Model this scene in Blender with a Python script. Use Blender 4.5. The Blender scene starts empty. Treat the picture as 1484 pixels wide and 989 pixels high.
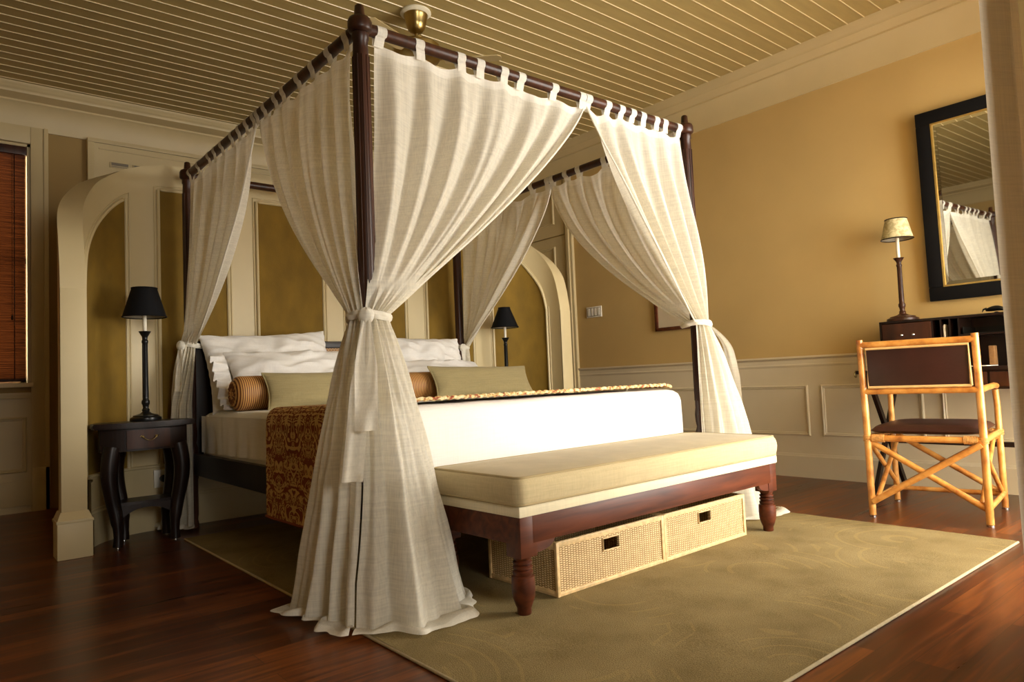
import bpy, math, random
from mathutils import Vector, Matrix, noise
random.seed(7)
PI = math.pi
C = bpy.context.scene.collection

# ------------------------------------------------------------------ materials
def new_mat(name):
    m = bpy.data.materials.new(name); m.use_nodes = True
    nt = m.node_tree
    for n in list(nt.nodes): nt.nodes.remove(n)
    out = nt.nodes.new('ShaderNodeOutputMaterial')
    return m, nt, out
def N(nt, t, **kw):
    n = nt.nodes.new(t)
    for k, v in kw.items():
        if k in n.inputs: n.inputs[k].default_value = v
        else: setattr(n, k, v)
    return n
def coords(nt, scale=(1, 1, 1), rot=(0, 0, 0), which='Object'):
    tc = N(nt, 'ShaderNodeTexCoord'); mp = N(nt, 'ShaderNodeMapping')
    mp.inputs['Scale'].default_value = scale; mp.inputs['Rotation'].default_value = rot
    nt.links.new(tc.outputs[which], mp.inputs['Vector'])
    return mp.outputs['Vector']
def ramp(nt, fac, stops, interp='LINEAR'):
    r = N(nt, 'ShaderNodeValToRGB'); cr = r.color_ramp; cr.interpolation = interp
    while len(cr.elements) < len(stops): cr.elements.new(0.5)
    for e, (p, c) in zip(cr.elements, stops):
        e.position = p; e.color = (c[0], c[1], c[2], 1)
    nt.links.new(fac, r.inputs['Fac'])
    return r.outputs['Color']
def mathn(nt, op, a, b=None, c=None):
    n = N(nt, 'ShaderNodeMath', operation=op)
    for i, v in enumerate((a, b, c)):
        if v is None: continue
        if isinstance(v, (int, float)): n.inputs[i].default_value = v
        else: nt.links.new(v, n.inputs[i])
    return n.outputs[0]
def plain(name, col, rough=0.6, var=0.06, nscale=6, bump=0.0, bscale=80, metal=0.0, spec=0.5, stretch=(1, 1, 1), coat=0.0):
    m, nt, out = new_mat(name)
    p = N(nt, 'ShaderNodeBsdfPrincipled'); p.inputs['Roughness'].default_value = rough
    p.inputs['Metallic'].default_value = metal; p.inputs['Specular IOR Level'].default_value = spec
    p.inputs['Coat Weight'].default_value = coat
    v = coords(nt, stretch)
    nz = N(nt, 'ShaderNodeTexNoise', Scale=nscale, Detail=4.0); nt.links.new(v, nz.inputs['Vector'])
    c0 = [max(0, x * (1 - var)) for x in col]; c1 = [min(1, x * (1 + var)) for x in col]
    nt.links.new(ramp(nt, nz.outputs['Fac'], [(0.3, c0), (0.7, c1)]), p.inputs['Base Color'])
    if bump:
        nb = N(nt, 'ShaderNodeTexNoise', Scale=bscale, Detail=3.0); nt.links.new(v, nb.inputs['Vector'])
        b = N(nt, 'ShaderNodeBump', Strength=bump, Distance=0.004)
        nt.links.new(nb.outputs['Fac'], b.inputs['Height']); nt.links.new(b.outputs['Normal'], p.inputs['Normal'])
    nt.links.new(p.outputs[0], out.inputs[0])
    return m
def wood(name, dark, light, rough=0.35, scale=(2, 30, 30), coat=0.2, spec=0.32):
    m, nt, out = new_mat(name)
    p = N(nt, 'ShaderNodeBsdfPrincipled'); p.inputs['Roughness'].default_value = rough; p.inputs['Coat Weight'].default_value = coat; p.inputs['Specular IOR Level'].default_value = spec
    p.inputs['Coat Roughness'].default_value = 0.2
    v = coords(nt, scale)
    nz = N(nt, 'ShaderNodeTexNoise', Scale=1.0, Detail=6.0, Distortion=0.6); nt.links.new(v, nz.inputs['Vector'])
    nt.links.new(ramp(nt, nz.outputs['Fac'], [(0.3, dark), (0.7, light)]), p.inputs['Base Color'])
    b = N(nt, 'ShaderNodeBump', Strength=0.15, Distance=0.002)
    nt.links.new(nz.outputs['Fac'], b.inputs['Height']); nt.links.new(b.outputs['Normal'], p.inputs['Normal'])
    nt.links.new(p.outputs[0], out.inputs[0])
    return m
def fabric(name, col, rough=0.9, weave=420, amt=0.25, transl=0.0, thin=0.0, slub=0.12):
    """woven cloth: crossed fine slubs, optional light passing through, optional open weave"""
    m, nt, out = new_mat(name)
    p = N(nt, 'ShaderNodeBsdfPrincipled'); p.inputs['Roughness'].default_value = rough
    p.inputs['Specular IOR Level'].default_value = 0.15; p.inputs['Sheen Weight'].default_value = 0.15
    va = coords(nt, (1, 1, weave * 0.6)); vb = coords(nt, (weave * 0.6, weave * 0.6, 6))
    na = N(nt, 'ShaderNodeTexNoise', Scale=1.0, Detail=2.0); nb = N(nt, 'ShaderNodeTexNoise', Scale=1.0, Detail=2.0)
    sa = coords(nt, (9, 9, weave * 0.5)); nt.links.new(sa, na.inputs['Vector']); nt.links.new(vb, nb.inputs['Vector'])
    mix = mathn(nt, 'MULTIPLY', mathn(nt, 'ADD', na.outputs['Fac'], nb.outputs['Fac']), 0.5)
    c0 = [x * (1 - slub * 1.6) for x in col]; c1 = [min(1, x * (1 + slub)) for x in col]
    colr = ramp(nt, mix, [(0.36, c0), (0.62, c1)])
    nt.links.new(colr, p.inputs['Base Color'])
    b = N(nt, 'ShaderNodeBump', Strength=amt, Distance=0.002)
    nt.links.new(mix, b.inputs['Height']); nt.links.new(b.outputs['Normal'], p.inputs['Normal'])
    sh = p.outputs[0]
    if transl:
        t = N(nt, 'ShaderNodeBsdfTranslucent'); nt.links.new(colr, t.inputs['Color'])
        mx = N(nt, 'ShaderNodeMixShader'); mx.inputs[0].default_value = transl
        nt.links.new(sh, mx.inputs[1]); nt.links.new(t.outputs[0], mx.inputs[2]); sh = mx.outputs[0]
    if thin:
        tr = N(nt, 'ShaderNodeBsdfTransparent'); mx = N(nt, 'ShaderNodeMixShader')
        f = mathn(nt, 'MULTIPLY', mathn(nt, 'SUBTRACT', 1.0, mix), thin * 2)
        nt.links.new(f, mx.inputs[0]); nt.links.new(sh, mx.inputs[1]); nt.links.new(tr.outputs[0], mx.inputs[2]); sh = mx.outputs[0]
    nt.links.new(sh, out.inputs[0])
    return m

M = {}
M['trim'] = plain('cream_paint', (0.60, 0.485, 0.265), 0.45, 0.04, 3)
M['screen'] = plain('screen_cream_paint', (0.61, 0.50, 0.28), 0.45, 0.04, 3)
M['dado'] = plain('pale_dado_paint', (0.70, 0.61, 0.43), 0.45, 0.04, 3)
M['wall'] = plain('tan_wall_paint', (0.55, 0.385, 0.150), 0.7, 0.05, 2.0, 0.05, 40)
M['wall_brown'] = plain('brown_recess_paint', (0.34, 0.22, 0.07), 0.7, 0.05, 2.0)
M['ochre'] = plain('ochre_linen_panel', (0.205, 0.118, 0.009), 0.85, 0.16, 9, 0.25, 220, stretch=(1, 1, 0.5))
M['ceil'] = plain('cream_ceiling_board', (0.44, 0.335, 0.13), 0.55, 0.06, 5, stretch=(1, 5, 1))
M['bead'] = plain('ceiling_bead_lit_tint', (0.64, 0.52, 0.28), 0.35, 0.03, 5)  # lighter than the boards: light caught on the beads put into the colour
M['dark'] = wood('dark_stained_wood', (0.007, 0.003, 0.002), (0.017, 0.0065, 0.004), 0.4, (20, 20, 2), 0.05)
M['post'] = wood('mahogany_post', (0.020, 0.007, 0.004), (0.070, 0.022, 0.009), 0.38, (20, 20, 2), 0.08)
M['bench'] = wood('red_brown_bench_wood', (0.038, 0.008, 0.003), (0.14, 0.033, 0.010), 0.42, (2.2, 26, 26), 0.08)
M['black'] = plain('black_lamp_enamel', (0.005, 0.005, 0.005), 0.3, 0.1, spec=0.3)
M['shade_black'] = plain('black_shade_card', (0.005, 0.005, 0.006), 0.7, 0.1, spec=0.15)
M['shade_lining'] = plain('pale_shade_lining', (0.32, 0.28, 0.20), 0.6, 0.05)
M['candle'] = plain('cream_candle_sleeve', (0.80, 0.74, 0.60), 0.5, 0.03)
M['curtain'] = fabric('cream_linen_voile', (0.90, 0.855, 0.73), 0.95, 330, 0.15, 0.42, 0.08, 0.055)
M['hem'] = fabric('cream_linen_hem', (0.92, 0.88, 0.77), 0.95, 330, 0.12, 0.3, 0.0, 0.05)
M['drape'] = fabric('grey_beige_drape', (0.76, 0.66, 0.50), 0.95, 420, 0.15, 0.3, 0.0, 0.05)
M['sheet'] = fabric('white_cotton', (0.86, 0.84, 0.80), 0.85, 500, 0.08, 0.0, 0.0, 0.03)
M['pillow'] = fabric('white_pillow_cotton', (0.84, 0.82, 0.79), 0.85, 500, 0.10, 0.0, 0.0, 0.04)
M['green'] = fabric('olive_beige_cushion_cloth', (0.34, 0.28, 0.14), 0.9, 500, 0.2, 0.0, 0.0, 0.07)
M['benchcloth'] = fabric('cream_linen_upholstery', (0.55, 0.45, 0.26), 0.9, 420, 0.25, 0.0, 0.0, 0.06)
M['benchbase'] = fabric('pale_linen_base', (0.80, 0.71, 0.50), 0.9, 420, 0.2, 0.0, 0.0, 0.05)
M['brass'] = plain('antique_brass', (0.42, 0.31, 0.12), 0.28, 0.15, 6, metal=1.0)
M['fanwhite'] = plain('fan_white_plate', (0.80, 0.74, 0.56), 0.4, 0.02)
M['fanblade'] = plain('fan_cream_blade', (0.46, 0.36, 0.18), 0.4, 0.04)
M['gold'] = plain('gilt_slip', (0.60, 0.42, 0.13), 0.35, 0.15, 20, metal=0.8)
M['leather'] = plain('dark_brown_leather', (0.035, 0.010, 0.007), 0.38, 0.25, 8, 0.2, 60)
M['plate'] = plain('ivory_plastic', (0.80, 0.76, 0.66), 0.35, 0.02)
M['plate_line'] = plain('plastic_shadow_gap', (0.20, 0.17, 0.12), 0.6, 0.02)
M['mat_board'] = plain('cream_mat_board', (0.62, 0.52, 0.36), 0.7, 0.04)
M['redframe'] = wood('red_brown_picture_frame', (0.07, 0.018, 0.008), (0.14, 0.035, 0.012), 0.35)
M['paper'] = plain('white_paper', (0.85, 0.84, 0.80), 0.7, 0.02)
M['lightwood'] = wood('tan_wood_block', (0.22, 0.11, 0.04), (0.34, 0.18, 0.07), 0.5)
M['chrome'] = plain('steel_glide', (0.7, 0.7, 0.7), 0.25, 0.02, metal=1.0)
M['blackhole'] = plain('dark_interior', (0.01, 0.006, 0.004), 0.9, 0.1)

def mk_floor():
    m, nt, out = new_mat('red_brown_plank_floor')
    p = N(nt, 'ShaderNodeBsdfPrincipled'); p.inputs['Roughness'].default_value = 0.33
    p.inputs['Coat Weight'].default_value = 0.05; p.inputs['Coat Roughness'].default_value = 0.2; p.inputs['Specular IOR Level'].default_value = 0.38
    v = coords(nt)
    br = N(nt, 'ShaderNodeTexBrick'); br.offset = 0.37; br.inputs['Scale'].default_value = 1.0
    br.inputs['Brick Width'].default_value = 1.35; br.inputs['Row Height'].default_value = 0.105
    br.inputs['Mortar Size'].default_value = 0.0009; br.inputs['Bias'].default_value = 0.0
    br.inputs['Color1'].default_value = (0.0, 0.0, 0.0, 1); br.inputs['Color2'].default_value = (1, 1, 1, 1)
    br.inputs['Mortar'].default_value = (0.45, 0.45, 0.45, 1)
    nt.links.new(v, br.inputs['Vector'])
    vg = coords(nt, (1.6, 26, 1)); g = N(nt, 'ShaderNodeTexNoise', Scale=1.0, Detail=7.0, Distortion=1.2); nt.links.new(vg, g.inputs['Vector'])
    f = mathn(nt, 'ADD', mathn(nt, 'MULTIPLY', br.outputs['Color'], 0.22), mathn(nt, 'MULTIPLY', g.outputs['Fac'], 0.85))
    col = ramp(nt, f, [(0.28, (0.028, 0.006, 0.0015)), (0.52, (0.088, 0.020, 0.004)), (0.78, (0.26, 0.074, 0.014))])
    mx = N(nt, 'ShaderNodeMix', data_type='RGBA'); nt.links.new(br.outputs['Fac'], mx.inputs[0])
    nt.links.new(col, mx.inputs[6]); mx.inputs[7].default_value = (0.03, 0.01, 0.005, 1)
    nt.links.new(mx.outputs[2], p.inputs['Base Color'])
    nt.links.new(mathn(nt, 'ADD', mathn(nt, 'MULTIPLY', g.outputs['Fac'], 0.18), 0.22), p.inputs['Roughness'])
    nt.links.new(p.outputs[0], out.inputs[0]); return m
M['floor'] = mk_floor()

def mk_rug():
    m, nt, out = new_mat('olive_beige_rug')
    p = N(nt, 'ShaderNodeBsdfPrincipled'); p.inputs['Roughness'].default_value = 0.95; p.inputs['Specular IOR Level'].default_value = 0.05
    v = coords(nt)
    fine = N(nt, 'ShaderNodeTexNoise', Scale=260.0, Detail=2.0); nt.links.new(v, fine.inputs['Vector'])
    mid = N(nt, 'ShaderNodeTexNoise', Scale=5.0, Detail=4.0); nt.links.new(v, mid.inputs['Vector'])
    base = ramp(nt, mathn(nt, 'ADD', mathn(nt, 'MULTIPLY', fine.outputs['Fac'], 0.6), mathn(nt, 'MULTIPLY', mid.outputs['Fac'], 0.4)),
                [(0.33, (0.175, 0.130, 0.056)), (0.66, (0.36, 0.280, 0.138))])
    # fan shaped leaf arcs: rings round scattered cell centres, broken up
    vo = N(nt, 'ShaderNodeTexVoronoi', Scale=1.55, feature='F1'); vo.inputs['Randomness'].default_value = 0.75
    nt.links.new(v, vo.inputs['Vector'])
    ring = mathn(nt, 'SINE', mathn(nt, 'MULTIPLY', vo.outputs['Distance'], 62.0))
    line = mathn(nt, 'GREATER_THAN', ring, 0.86)
    n2 = N(nt, 'ShaderNodeTexNoise', Scale=2.2, Detail=1.0); nt.links.new(v, n2.inputs['Vector'])
    msk = mathn(nt, 'GREATER_THAN', n2.outputs['Fac'], 0.53)
    k = mathn(nt, 'MULTIPLY', mathn(nt, 'MULTIPLY', line, msk), 0.20)
    mx = N(nt, 'ShaderNodeMix', data_type='RGBA'); nt.links.new(k, mx.inputs[0]); nt.links.new(base, mx.inputs[6])
    mx.inputs[7].default_value = (0.50, 0.36, 0.14, 1)
    nt.links.new(mx.outputs[2], p.inputs['Base Color'])
    b = N(nt, 'ShaderNodeBump', Strength=0.5, Distance=0.004); nt.links.new(fine.outputs['Fac'], b.inputs['Height'])
    nt.links.new(b.outputs['Normal'], p.inputs['Normal'])
    nt.links.new(p.outputs[0], out.inputs[0]); return m
M['rug'] = mk_rug()
M['rugedge'] = plain('pale_rug_binding', (0.50, 0.42, 0.26), 0.9, 0.1, 60)

def mk_damask():
    m, nt, out = new_mat('red_and_gold_damask')
    p = N(nt, 'ShaderNodeBsdfPrincipled'); p.inputs['Roughness'].default_value = 0.75; p.inputs['Specular IOR Level'].default_value = 0.25
    tc = N(nt, 'ShaderNodeTexCoord'); sp = N(nt, 'ShaderNodeSeparateXYZ'); nt.links.new(tc.outputs['UV'], sp.inputs[0])
    # mirrored repeat along the throw gives the symmetrical arabesques
    u = mathn(nt, 'PINGPONG', sp.outputs['X'], 0.165)
    vv = mathn(nt, 'MULTIPLY', sp.outputs['Y'], 1.0)
    cb = N(nt, 'ShaderNodeCombineXYZ'); nt.links.new(u, cb.inputs[0]); nt.links.new(vv, cb.inputs[1])
    big = N(nt, 'ShaderNodeTexNoise', Scale=5.5, Detail=1.5, Distortion=1.6); nt.links.new(cb.outputs[0], big.inputs['Vector'])
    band = mathn(nt, 'ABSOLUTE', mathn(nt, 'SUBTRACT', big.outputs['Fac'], 0.5))
    big2 = N(nt, 'ShaderNodeTexNoise', Scale=11.0, Detail=1.0, Distortion=1.4); nt.links.new(cb.outputs[0], big2.inputs['Vector'])
    band2 = mathn(nt, 'ABSOLUTE', mathn(nt, 'SUBTRACT', big2.outputs['Fac'], 0.5))
    scroll = mathn(nt, 'MAXIMUM', mathn(nt, 'LESS_THAN', band, 0.022), mathn(nt, 'LESS_THAN', band2, 0.024))
    leaf = N(nt, 'ShaderNodeTexVoronoi', Scale=26.0, feature='F1'); nt.links.new(cb.outputs[0], leaf.inputs['Vector'])
    lf = mathn(nt, 'MULTIPLY', mathn(nt, 'LESS_THAN', leaf.outputs['Distance'], 0.42), mathn(nt, 'GREATER_THAN', big.outputs['Fac'], 0.58))
    small = N(nt, 'ShaderNodeTexNoise', Scale=42.0, Detail=2.0, Distortion=2.5); nt.links.new(cb.outputs[0], small.inputs['Vector'])
    sm = mathn(nt, 'MULTIPLY', mathn(nt, 'GREATER_THAN', small.outputs['Fac'], 0.52), mathn(nt, 'LESS_THAN', big.outputs['Fac'], 0.44))
    fac = mathn(nt, 'MINIMUM', mathn(nt, 'ADD', mathn(nt, 'ADD', scroll, lf), sm), 1.0)
    vary = N(nt, 'ShaderNodeTexNoise', Scale=300.0, Detail=1.0); nt.links.new(tc.outputs['Object'], vary.inputs['Vector'])
    fac2 = mathn(nt, 'MULTIPLY', fac, mathn(nt, 'ADD', 0.55, mathn(nt, 'MULTIPLY', vary.outputs['Fac'], 0.55)))
    nt.links.new(ramp(nt, fac2, [(0.05, (0.24, 0.060, 0.020)), (0.8, (0.74, 0.50, 0.20))]), p.inputs['Base Color'])
    nt.links.new(p.outputs[0], out.inputs[0]); return m
M['damask'] = mk_damask()

def mk_piping():
    m, nt, out = new_mat('twisted_gold_and_red_cord')
    p = N(nt, 'ShaderNodeBsdfPrincipled'); p.inputs['Roughness'].default_value = 0.7
    w = N(nt, 'ShaderNodeTexNoise', Scale=70.0, Detail=2.0); nt.links.new(coords(nt, (1, 1, 1)), w.inputs['Vector'])
    nt.links.new(ramp(nt, w.outputs['Fac'], [(0.36, (0.30, 0.05, 0.02)), (0.47, (0.62, 0.42, 0.14)), (0.62, (0.82, 0.70, 0.42))]), p.inputs['Base Color'])
    nt.links.new(p.outputs[0], out.inputs[0]); return m
M['cord'] = mk_piping()

def mk_stripes():
    m, nt, out = new_mat('orange_striped_bolster_cloth')
    p = N(nt, 'ShaderNodeBsdfPrincipled'); p.inputs['Roughness'].default_value = 0.6
    v = coords(nt, (1, 0.02, 0.02))
    w = N(nt, 'ShaderNodeTexWave', wave_type='BANDS', bands_direction='X', Scale=26.0, Distortion=0.2); nt.links.new(v, w.inputs['Vector'])
    nt.links.new(ramp(nt, w.outputs['Fac'], [(0.10, (0.10, 0.030, 0.010)), (0.35, (0.36, 0.13, 0.026)), (0.62, (0.50, 0.22, 0.045)), (0.88, (0.62, 0.36, 0.12))]), p.inputs['Base Color'])
    nt.links.new(p.outputs[0], out.inputs[0]); return m
M['stripes'] = mk_stripes()

def mk_rattan():
    m, nt, out = new_mat('honey_rattan_cane')
    p = N(nt, 'ShaderNodeBsdfPrincipled'); p.inputs['Roughness'].default_value = 0.32; p.inputs['Coat Weight'].default_value = 0.3
    n = N(nt, 'ShaderNodeTexNoise', Scale=14.0, Detail=4.0); nt.links.new(coords(nt, (1, 1, 1)), n.inputs['Vector'])
    nt.links.new(ramp(nt, n.outputs['Fac'], [(0.30, (0.36, 0.12, 0.022)), (0.50, (0.66, 0.29, 0.060)), (0.72, (0.78, 0.42, 0.12))]), p.inputs['Base Color'])
    nt.links.new(p.outputs[0], out.inputs[0]); return m
M['rattan'] = mk_rattan()
M['rattan_pale'] = plain('pale_rattan_bead', (0.80, 0.52, 0.22), 0.4, 0.1, 20)
M['rattan_wrap'] = plain('rattan_binding', (0.66, 0.33, 0.09), 0.45, 0.25, 90)

def mk_weave():
    m, nt, out = new_mat('woven_wicker')
    p = N(nt, 'ShaderNodeBsdfPrincipled'); p.inputs['Roughness'].default_value = 0.55
    tc = N(nt, 'ShaderNodeTexCoord'); sp = N(nt, 'ShaderNodeSeparateXYZ'); nt.links.new(tc.outputs['Object'], sp.inputs[0])
    h = mathn(nt, 'ADD', sp.outputs['X'], sp.outputs['Y'])
    a = mathn(nt, 'MULTIPLY', h, 2 * PI / 0.030); z = mathn(nt, 'MULTIPLY', sp.outputs['Z'], 2 * PI / 0.0085)
    par = mathn(nt, 'SIGN', mathn(nt, 'SINE', mathn(nt, 'MULTIPLY', z, 0.5)))
    colp = mathn(nt, 'SIGN', mathn(nt, 'SINE', a))
    strand = mathn(nt, 'ABSOLUTE', mathn(nt, 'SINE', mathn(nt, 'ADD', mathn(nt, 'MULTIPLY', z, 0.5), mathn(nt, 'MULTIPLY', colp, PI / 4))))
    hgt = mathn(nt, 'MULTIPLY', mathn(nt, 'POWER', mathn(nt, 'ABSOLUTE', mathn(nt, 'SINE', a)), 0.6), strand)
    nz = N(nt, 'ShaderNodeTexNoise', Scale=30.0, Detail=3.0); nt.links.new(tc.outputs['Object'], nz.inputs['Vector'])
    hh = mathn(nt, 'ADD', mathn(nt, 'MULTIPLY', hgt, 0.8), mathn(nt, 'MULTIPLY', nz.outputs['Fac'], 0.3))
    nt.links.new(ramp(nt, hh, [(0.16, (0.20, 0.10, 0.030)), (0.42, (0.58, 0.37, 0.150)), (0.9, (0.86, 0.66, 0.37))]), p.inputs['Base Color'])
    b = N(nt, 'ShaderNodeBump', Strength=0.8, Distance=0.004); nt.links.new(hgt, b.inputs['Height']); nt.links.new(b.outputs['Normal'], p.inputs['Normal'])
    nt.links.new(p.outputs[0], out.inputs[0]); return m
M['weave'] = mk_weave()
M['wickerrim'] = plain('wicker_rim_strip', (0.74, 0.52, 0.25), 0.5, 0.22, 40)

def mk_cane():
    m, nt, out = new_mat('woven_cane_panel')
    p = N(nt, 'ShaderNodeBsdfPrincipled'); p.inputs['Roughness'].default_value = 0.5
    c = N(nt, 'ShaderNodeTexChecker', Scale=90.0); nt.links.new(coords(nt), c.inputs['Vector'])
    c.inputs['Color1'].default_value = (0.50, 0.27, 0.08, 1); c.inputs['Color2'].default_value = (0.24, 0.11, 0.03, 1)
    nt.links.new(c.outputs['Color'], p.inputs['Base Color']); nt.links.new(p.outputs[0], out.inputs[0]); return m
M['cane'] = mk_cane()

def mk_blind():
    m, nt, out = new_mat('red_brown_bamboo_blind')
    p = N(nt, 'ShaderNodeBsdfPrincipled'); p.inputs['Roughness'].default_value = 0.6
    nz = N(nt, 'ShaderNodeTexNoise', Scale=1.0, Detail=3.0); nt.links.new(coords(nt, (4, 4, 120)), nz.inputs['Vector'])
    col = ramp(nt, nz.outputs['Fac'], [(0.30, (0.036, 0.008, 0.002)), (0.70, (0.14, 0.036, 0.008))])
    nt.links.new(col, p.inputs['Base Color'])
    t = N(nt, 'ShaderNodeBsdfTranslucent'); nt.links.new(col, t.inputs['Color'])
    mx = N(nt, 'ShaderNodeMixShader'); mx.inputs[0].default_value = 0.07
    nt.links.new(p.outputs[0], mx.inputs[1]); nt.links.new(t.outputs[0], mx.inputs[2])
    nt.links.new(mx.outputs[0], out.inputs[0]); return m
M['blind'] = mk_blind()

def mk_mirror():
    m, nt, out = new_mat('mirror_glass')
    p = N(nt, 'ShaderNodeBsdfPrincipled'); p.inputs['Metallic'].default_value = 1.0; p.inputs['Roughness'].default_value = 0.02
    p.inputs['Base Color'].default_value = (0.86, 0.86, 0.80, 1)
    nt.links.new(p.outputs[0], out.inputs[0]); return m
M['mirror'] = mk_mirror()
def mk_shadepaper():
    m, nt, out = new_mat('parchment_shade')
    p = N(nt, 'ShaderNodeBsdfPrincipled'); p.inputs['Roughness'].default_value = 0.7
    nz = N(nt, 'ShaderNodeTexNoise', Scale=26.0, Detail=4.0, Distortion=1.5); nt.links.new(coords(nt), nz.inputs['Vector'])
    nt.links.new(ramp(nt, nz.outputs['Fac'], [(0.40, (0.42, 0.36, 0.18)), (0.55, (0.62, 0.55, 0.32))]), p.inputs['Base Color'])
    nt.links.new(p.outputs[0], out.inputs[0]); return m
M['parchment'] = mk_shadepaper()

# ------------------------------------------------------------------ mesh builder
class MB:
    def __init__(s): s.v = []; s.f = []; s.mi = []; s.uv = []; s.smooth = []
    def add(s, vs, fs, T=None, mi=0, smooth=False, uvs=None):
        b = len(s.v)
        for i, p in enumerate(vs):
            p = Vector(p)
            s.v.append(T @ p if T else p); s.uv.append(uvs[i] if uvs else (0, 0))
        for f in fs: s.f.append([b + i for i in f]); s.mi.append(mi); s.smooth.append(smooth)
        return s
    def box(s, x0, x1, y0, y1, z0, z1, T=None, mi=0, bev=0.0):
        if bev <= 0:
            vs = [(x, y, z) for x in (x0, x1) for y in (y0, y1) for z in (z0, z1)]
            return s.add(vs, [(0, 1, 3, 2), (4, 6, 7, 5), (0, 4, 5, 1), (2, 3, 7, 6), (0, 2, 6, 4), (1, 5, 7, 3)], T, mi)
        # chamfered box
        b = min(bev, (x1 - x0) * .45, (y1 - y0) * .45, (z1 - z0) * .45)
        import bmesh
        bm = bmesh.new(); bmesh.ops.create_cube(bm, size=1)
        for v in bm.verts:
            v.co = Vector(((x0 + x1) / 2 + v.co.x * (x1 - x0), (y0 + y1) / 2 + v.co.y * (y1 - y0), (z0 + z1) / 2 + v.co.z * (z1 - z0)))
        bmesh.ops.bevel(bm, geom=list(bm.edges), offset=b, segments=2, profile=0.6, affect='EDGES')
        bm.verts.index_update()
        vs = [v.co.copy() for v in bm.verts]; fs = [[v.index for v in f.verts] for f in bm.faces]; bm.free()
        return s.add(vs, fs, T, mi, True)
    def grid(s, fn, nu, nv, closeu=False, mi=0, smooth=True, T=None, uvf=None):
        vs = []; uvs = []
        for j in range(nv + 1):
            for i in range(nu + (0 if closeu else 1)):
                vs.append(fn(i / nu, j / nv)); uvs.append(uvf(i / nu, j / nv) if uvf else (i / nu, j / nv))
        w = nu if closeu else nu + 1; fs = []
        for j in range(nv):
            for i in range(nu):
                i2 = (i + 1) % w if closeu else i + 1
                fs.append((j * w + i, j * w + i2, (j + 1) * w + i2, (j + 1) * w + i))
        return s.add(vs, fs, T, mi, smooth, uvs)
    def lathe(s, prof, n=24, T=None, mi=0, caps=True):
        vs = []; fs = []
        for r, z in prof:
            for i in range(n): a = 2 * PI * i / n; vs.append((r * math.cos(a), r * math.sin(a), z))
        for j in range(len(prof) - 1):
            for i in range(n): fs.append((j * n + i, j * n + (i + 1) % n, (j + 1) * n + (i + 1) % n, (j + 1) * n + i))
        s.add(vs, fs, T, mi, True)
        if caps:
            s.add(vs[:n], [list(range(n))[::-1]], T, mi); s.add(vs[-n:], [list(range(n))], T, mi)
        return s
    def tube(s, pts, r, n=10, T=None, mi=0, caps=True):
        pts = [Vector(p) for p in pts]; rr = r if isinstance(r, (list, tuple)) else [r] * len(pts)
        vs = []; fs = []; up = None
        for k, p in enumerate(pts):
            d = (pts[min(k + 1, len(pts) - 1)] - pts[max(k - 1, 0)]).normalized()
            if up is None: up = Vector((0, 0, 1)) if abs(d.z) < .9 else Vector((1, 0, 0))
            a = d.cross(up).normalized(); b = a.cross(d).normalized(); up = b
            for i in range(n):
                t = 2 * PI * i / n; vs.append(p + a * (rr[k] * math.cos(t)) + b * (rr[k] * math.sin(t)))
        for j in range(len(pts) - 1):
            for i in range(n): fs.append((j * n + i, j * n + (i + 1) % n, (j + 1) * n + (i + 1) % n, (j + 1) * n + i))
        s.add(vs, fs, T, mi, True)
        if caps:
            s.add(vs[:n], [list(range(n))[::-1]], T, mi); s.add(vs[-n:], [list(range(n))], T, mi)
        return s
    def prism(s, poly, z0, z1, T=None, mi=0, smooth=False):
        n = len(poly); vs = [(x, y, z0) for x, y in poly] + [(x, y, z1) for x, y in poly]
        fs = [list(range(n))[::-1], [n + i for i in range(n)]] + [(i, (i + 1) % n, n + (i + 1) % n, n + i) for i in range(n)]
        return s.add(vs, fs, T, mi, smooth)
    def build(s, name, mats, parent=None, world=True, autosmooth=True):
        me = bpy.data.meshes.new(name); off = wloc(parent) if (parent and world) else Vector((0, 0, 0))
        me.from_pydata([tuple(v - off) for v in s.v], [], s.f)
        mats = mats if isinstance(mats, (list, tuple)) else [mats]
        for m in mats: me.materials.append(m)
        for p, mi, sm in zip(me.polygons, s.mi, s.smooth): p.material_index = mi; p.use_smooth = sm
        if any(u != (0, 0) for u in s.uv):
            ul = me.uv_layers.new(name='uv')
            for l in me.loops: ul.data[l.index].uv = s.uv[l.vertex_index]
        import bmesh
        bm = bmesh.new(); bm.from_mesh(me); bmesh.ops.remove_doubles(bm, verts=bm.verts, dist=1e-6)
        bmesh.ops.recalc_face_normals(bm, faces=bm.faces)
        for e in bm.edges:
            if len(e.link_faces) == 2 and e.calc_face_angle(0) > math.radians(42): e.smooth = False
        bm.to_mesh(me); bm.free()
        o = bpy.data.objects.new(name, me); C.objects.link(o)
        if parent: o.parent = parent
        return o
def wloc(o):
    v = Vector((0, 0, 0))
    while o: v += Vector(o.location); o = o.parent
    return v
def tag(o, label=None, cat=None, group=None, kind=None):
    if label: o['label'] = label
    if cat: o['category'] = cat
    if group: o['group'] = group
    if kind: o['kind'] = kind
    return o
def thing(name, label, cat, loc=(0, 0, 0), rz=0.0, group=None):
    o = bpy.data.objects.new(name, None); C.objects.link(o); o.location = loc; o.rotation_euler = (0, 0, rz)
    o.empty_display_size = 0.1
    return tag(o, label, cat, group)
def copy_tree(o, parent=None):
    c = o.copy(); C.objects.link(c); c.parent = parent
    for ch in list(o.children): copy_tree(ch, c)
    return c
def struct(name, mb, mats):
    return tag(mb.build(name, mats), kind='structure')
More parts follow.
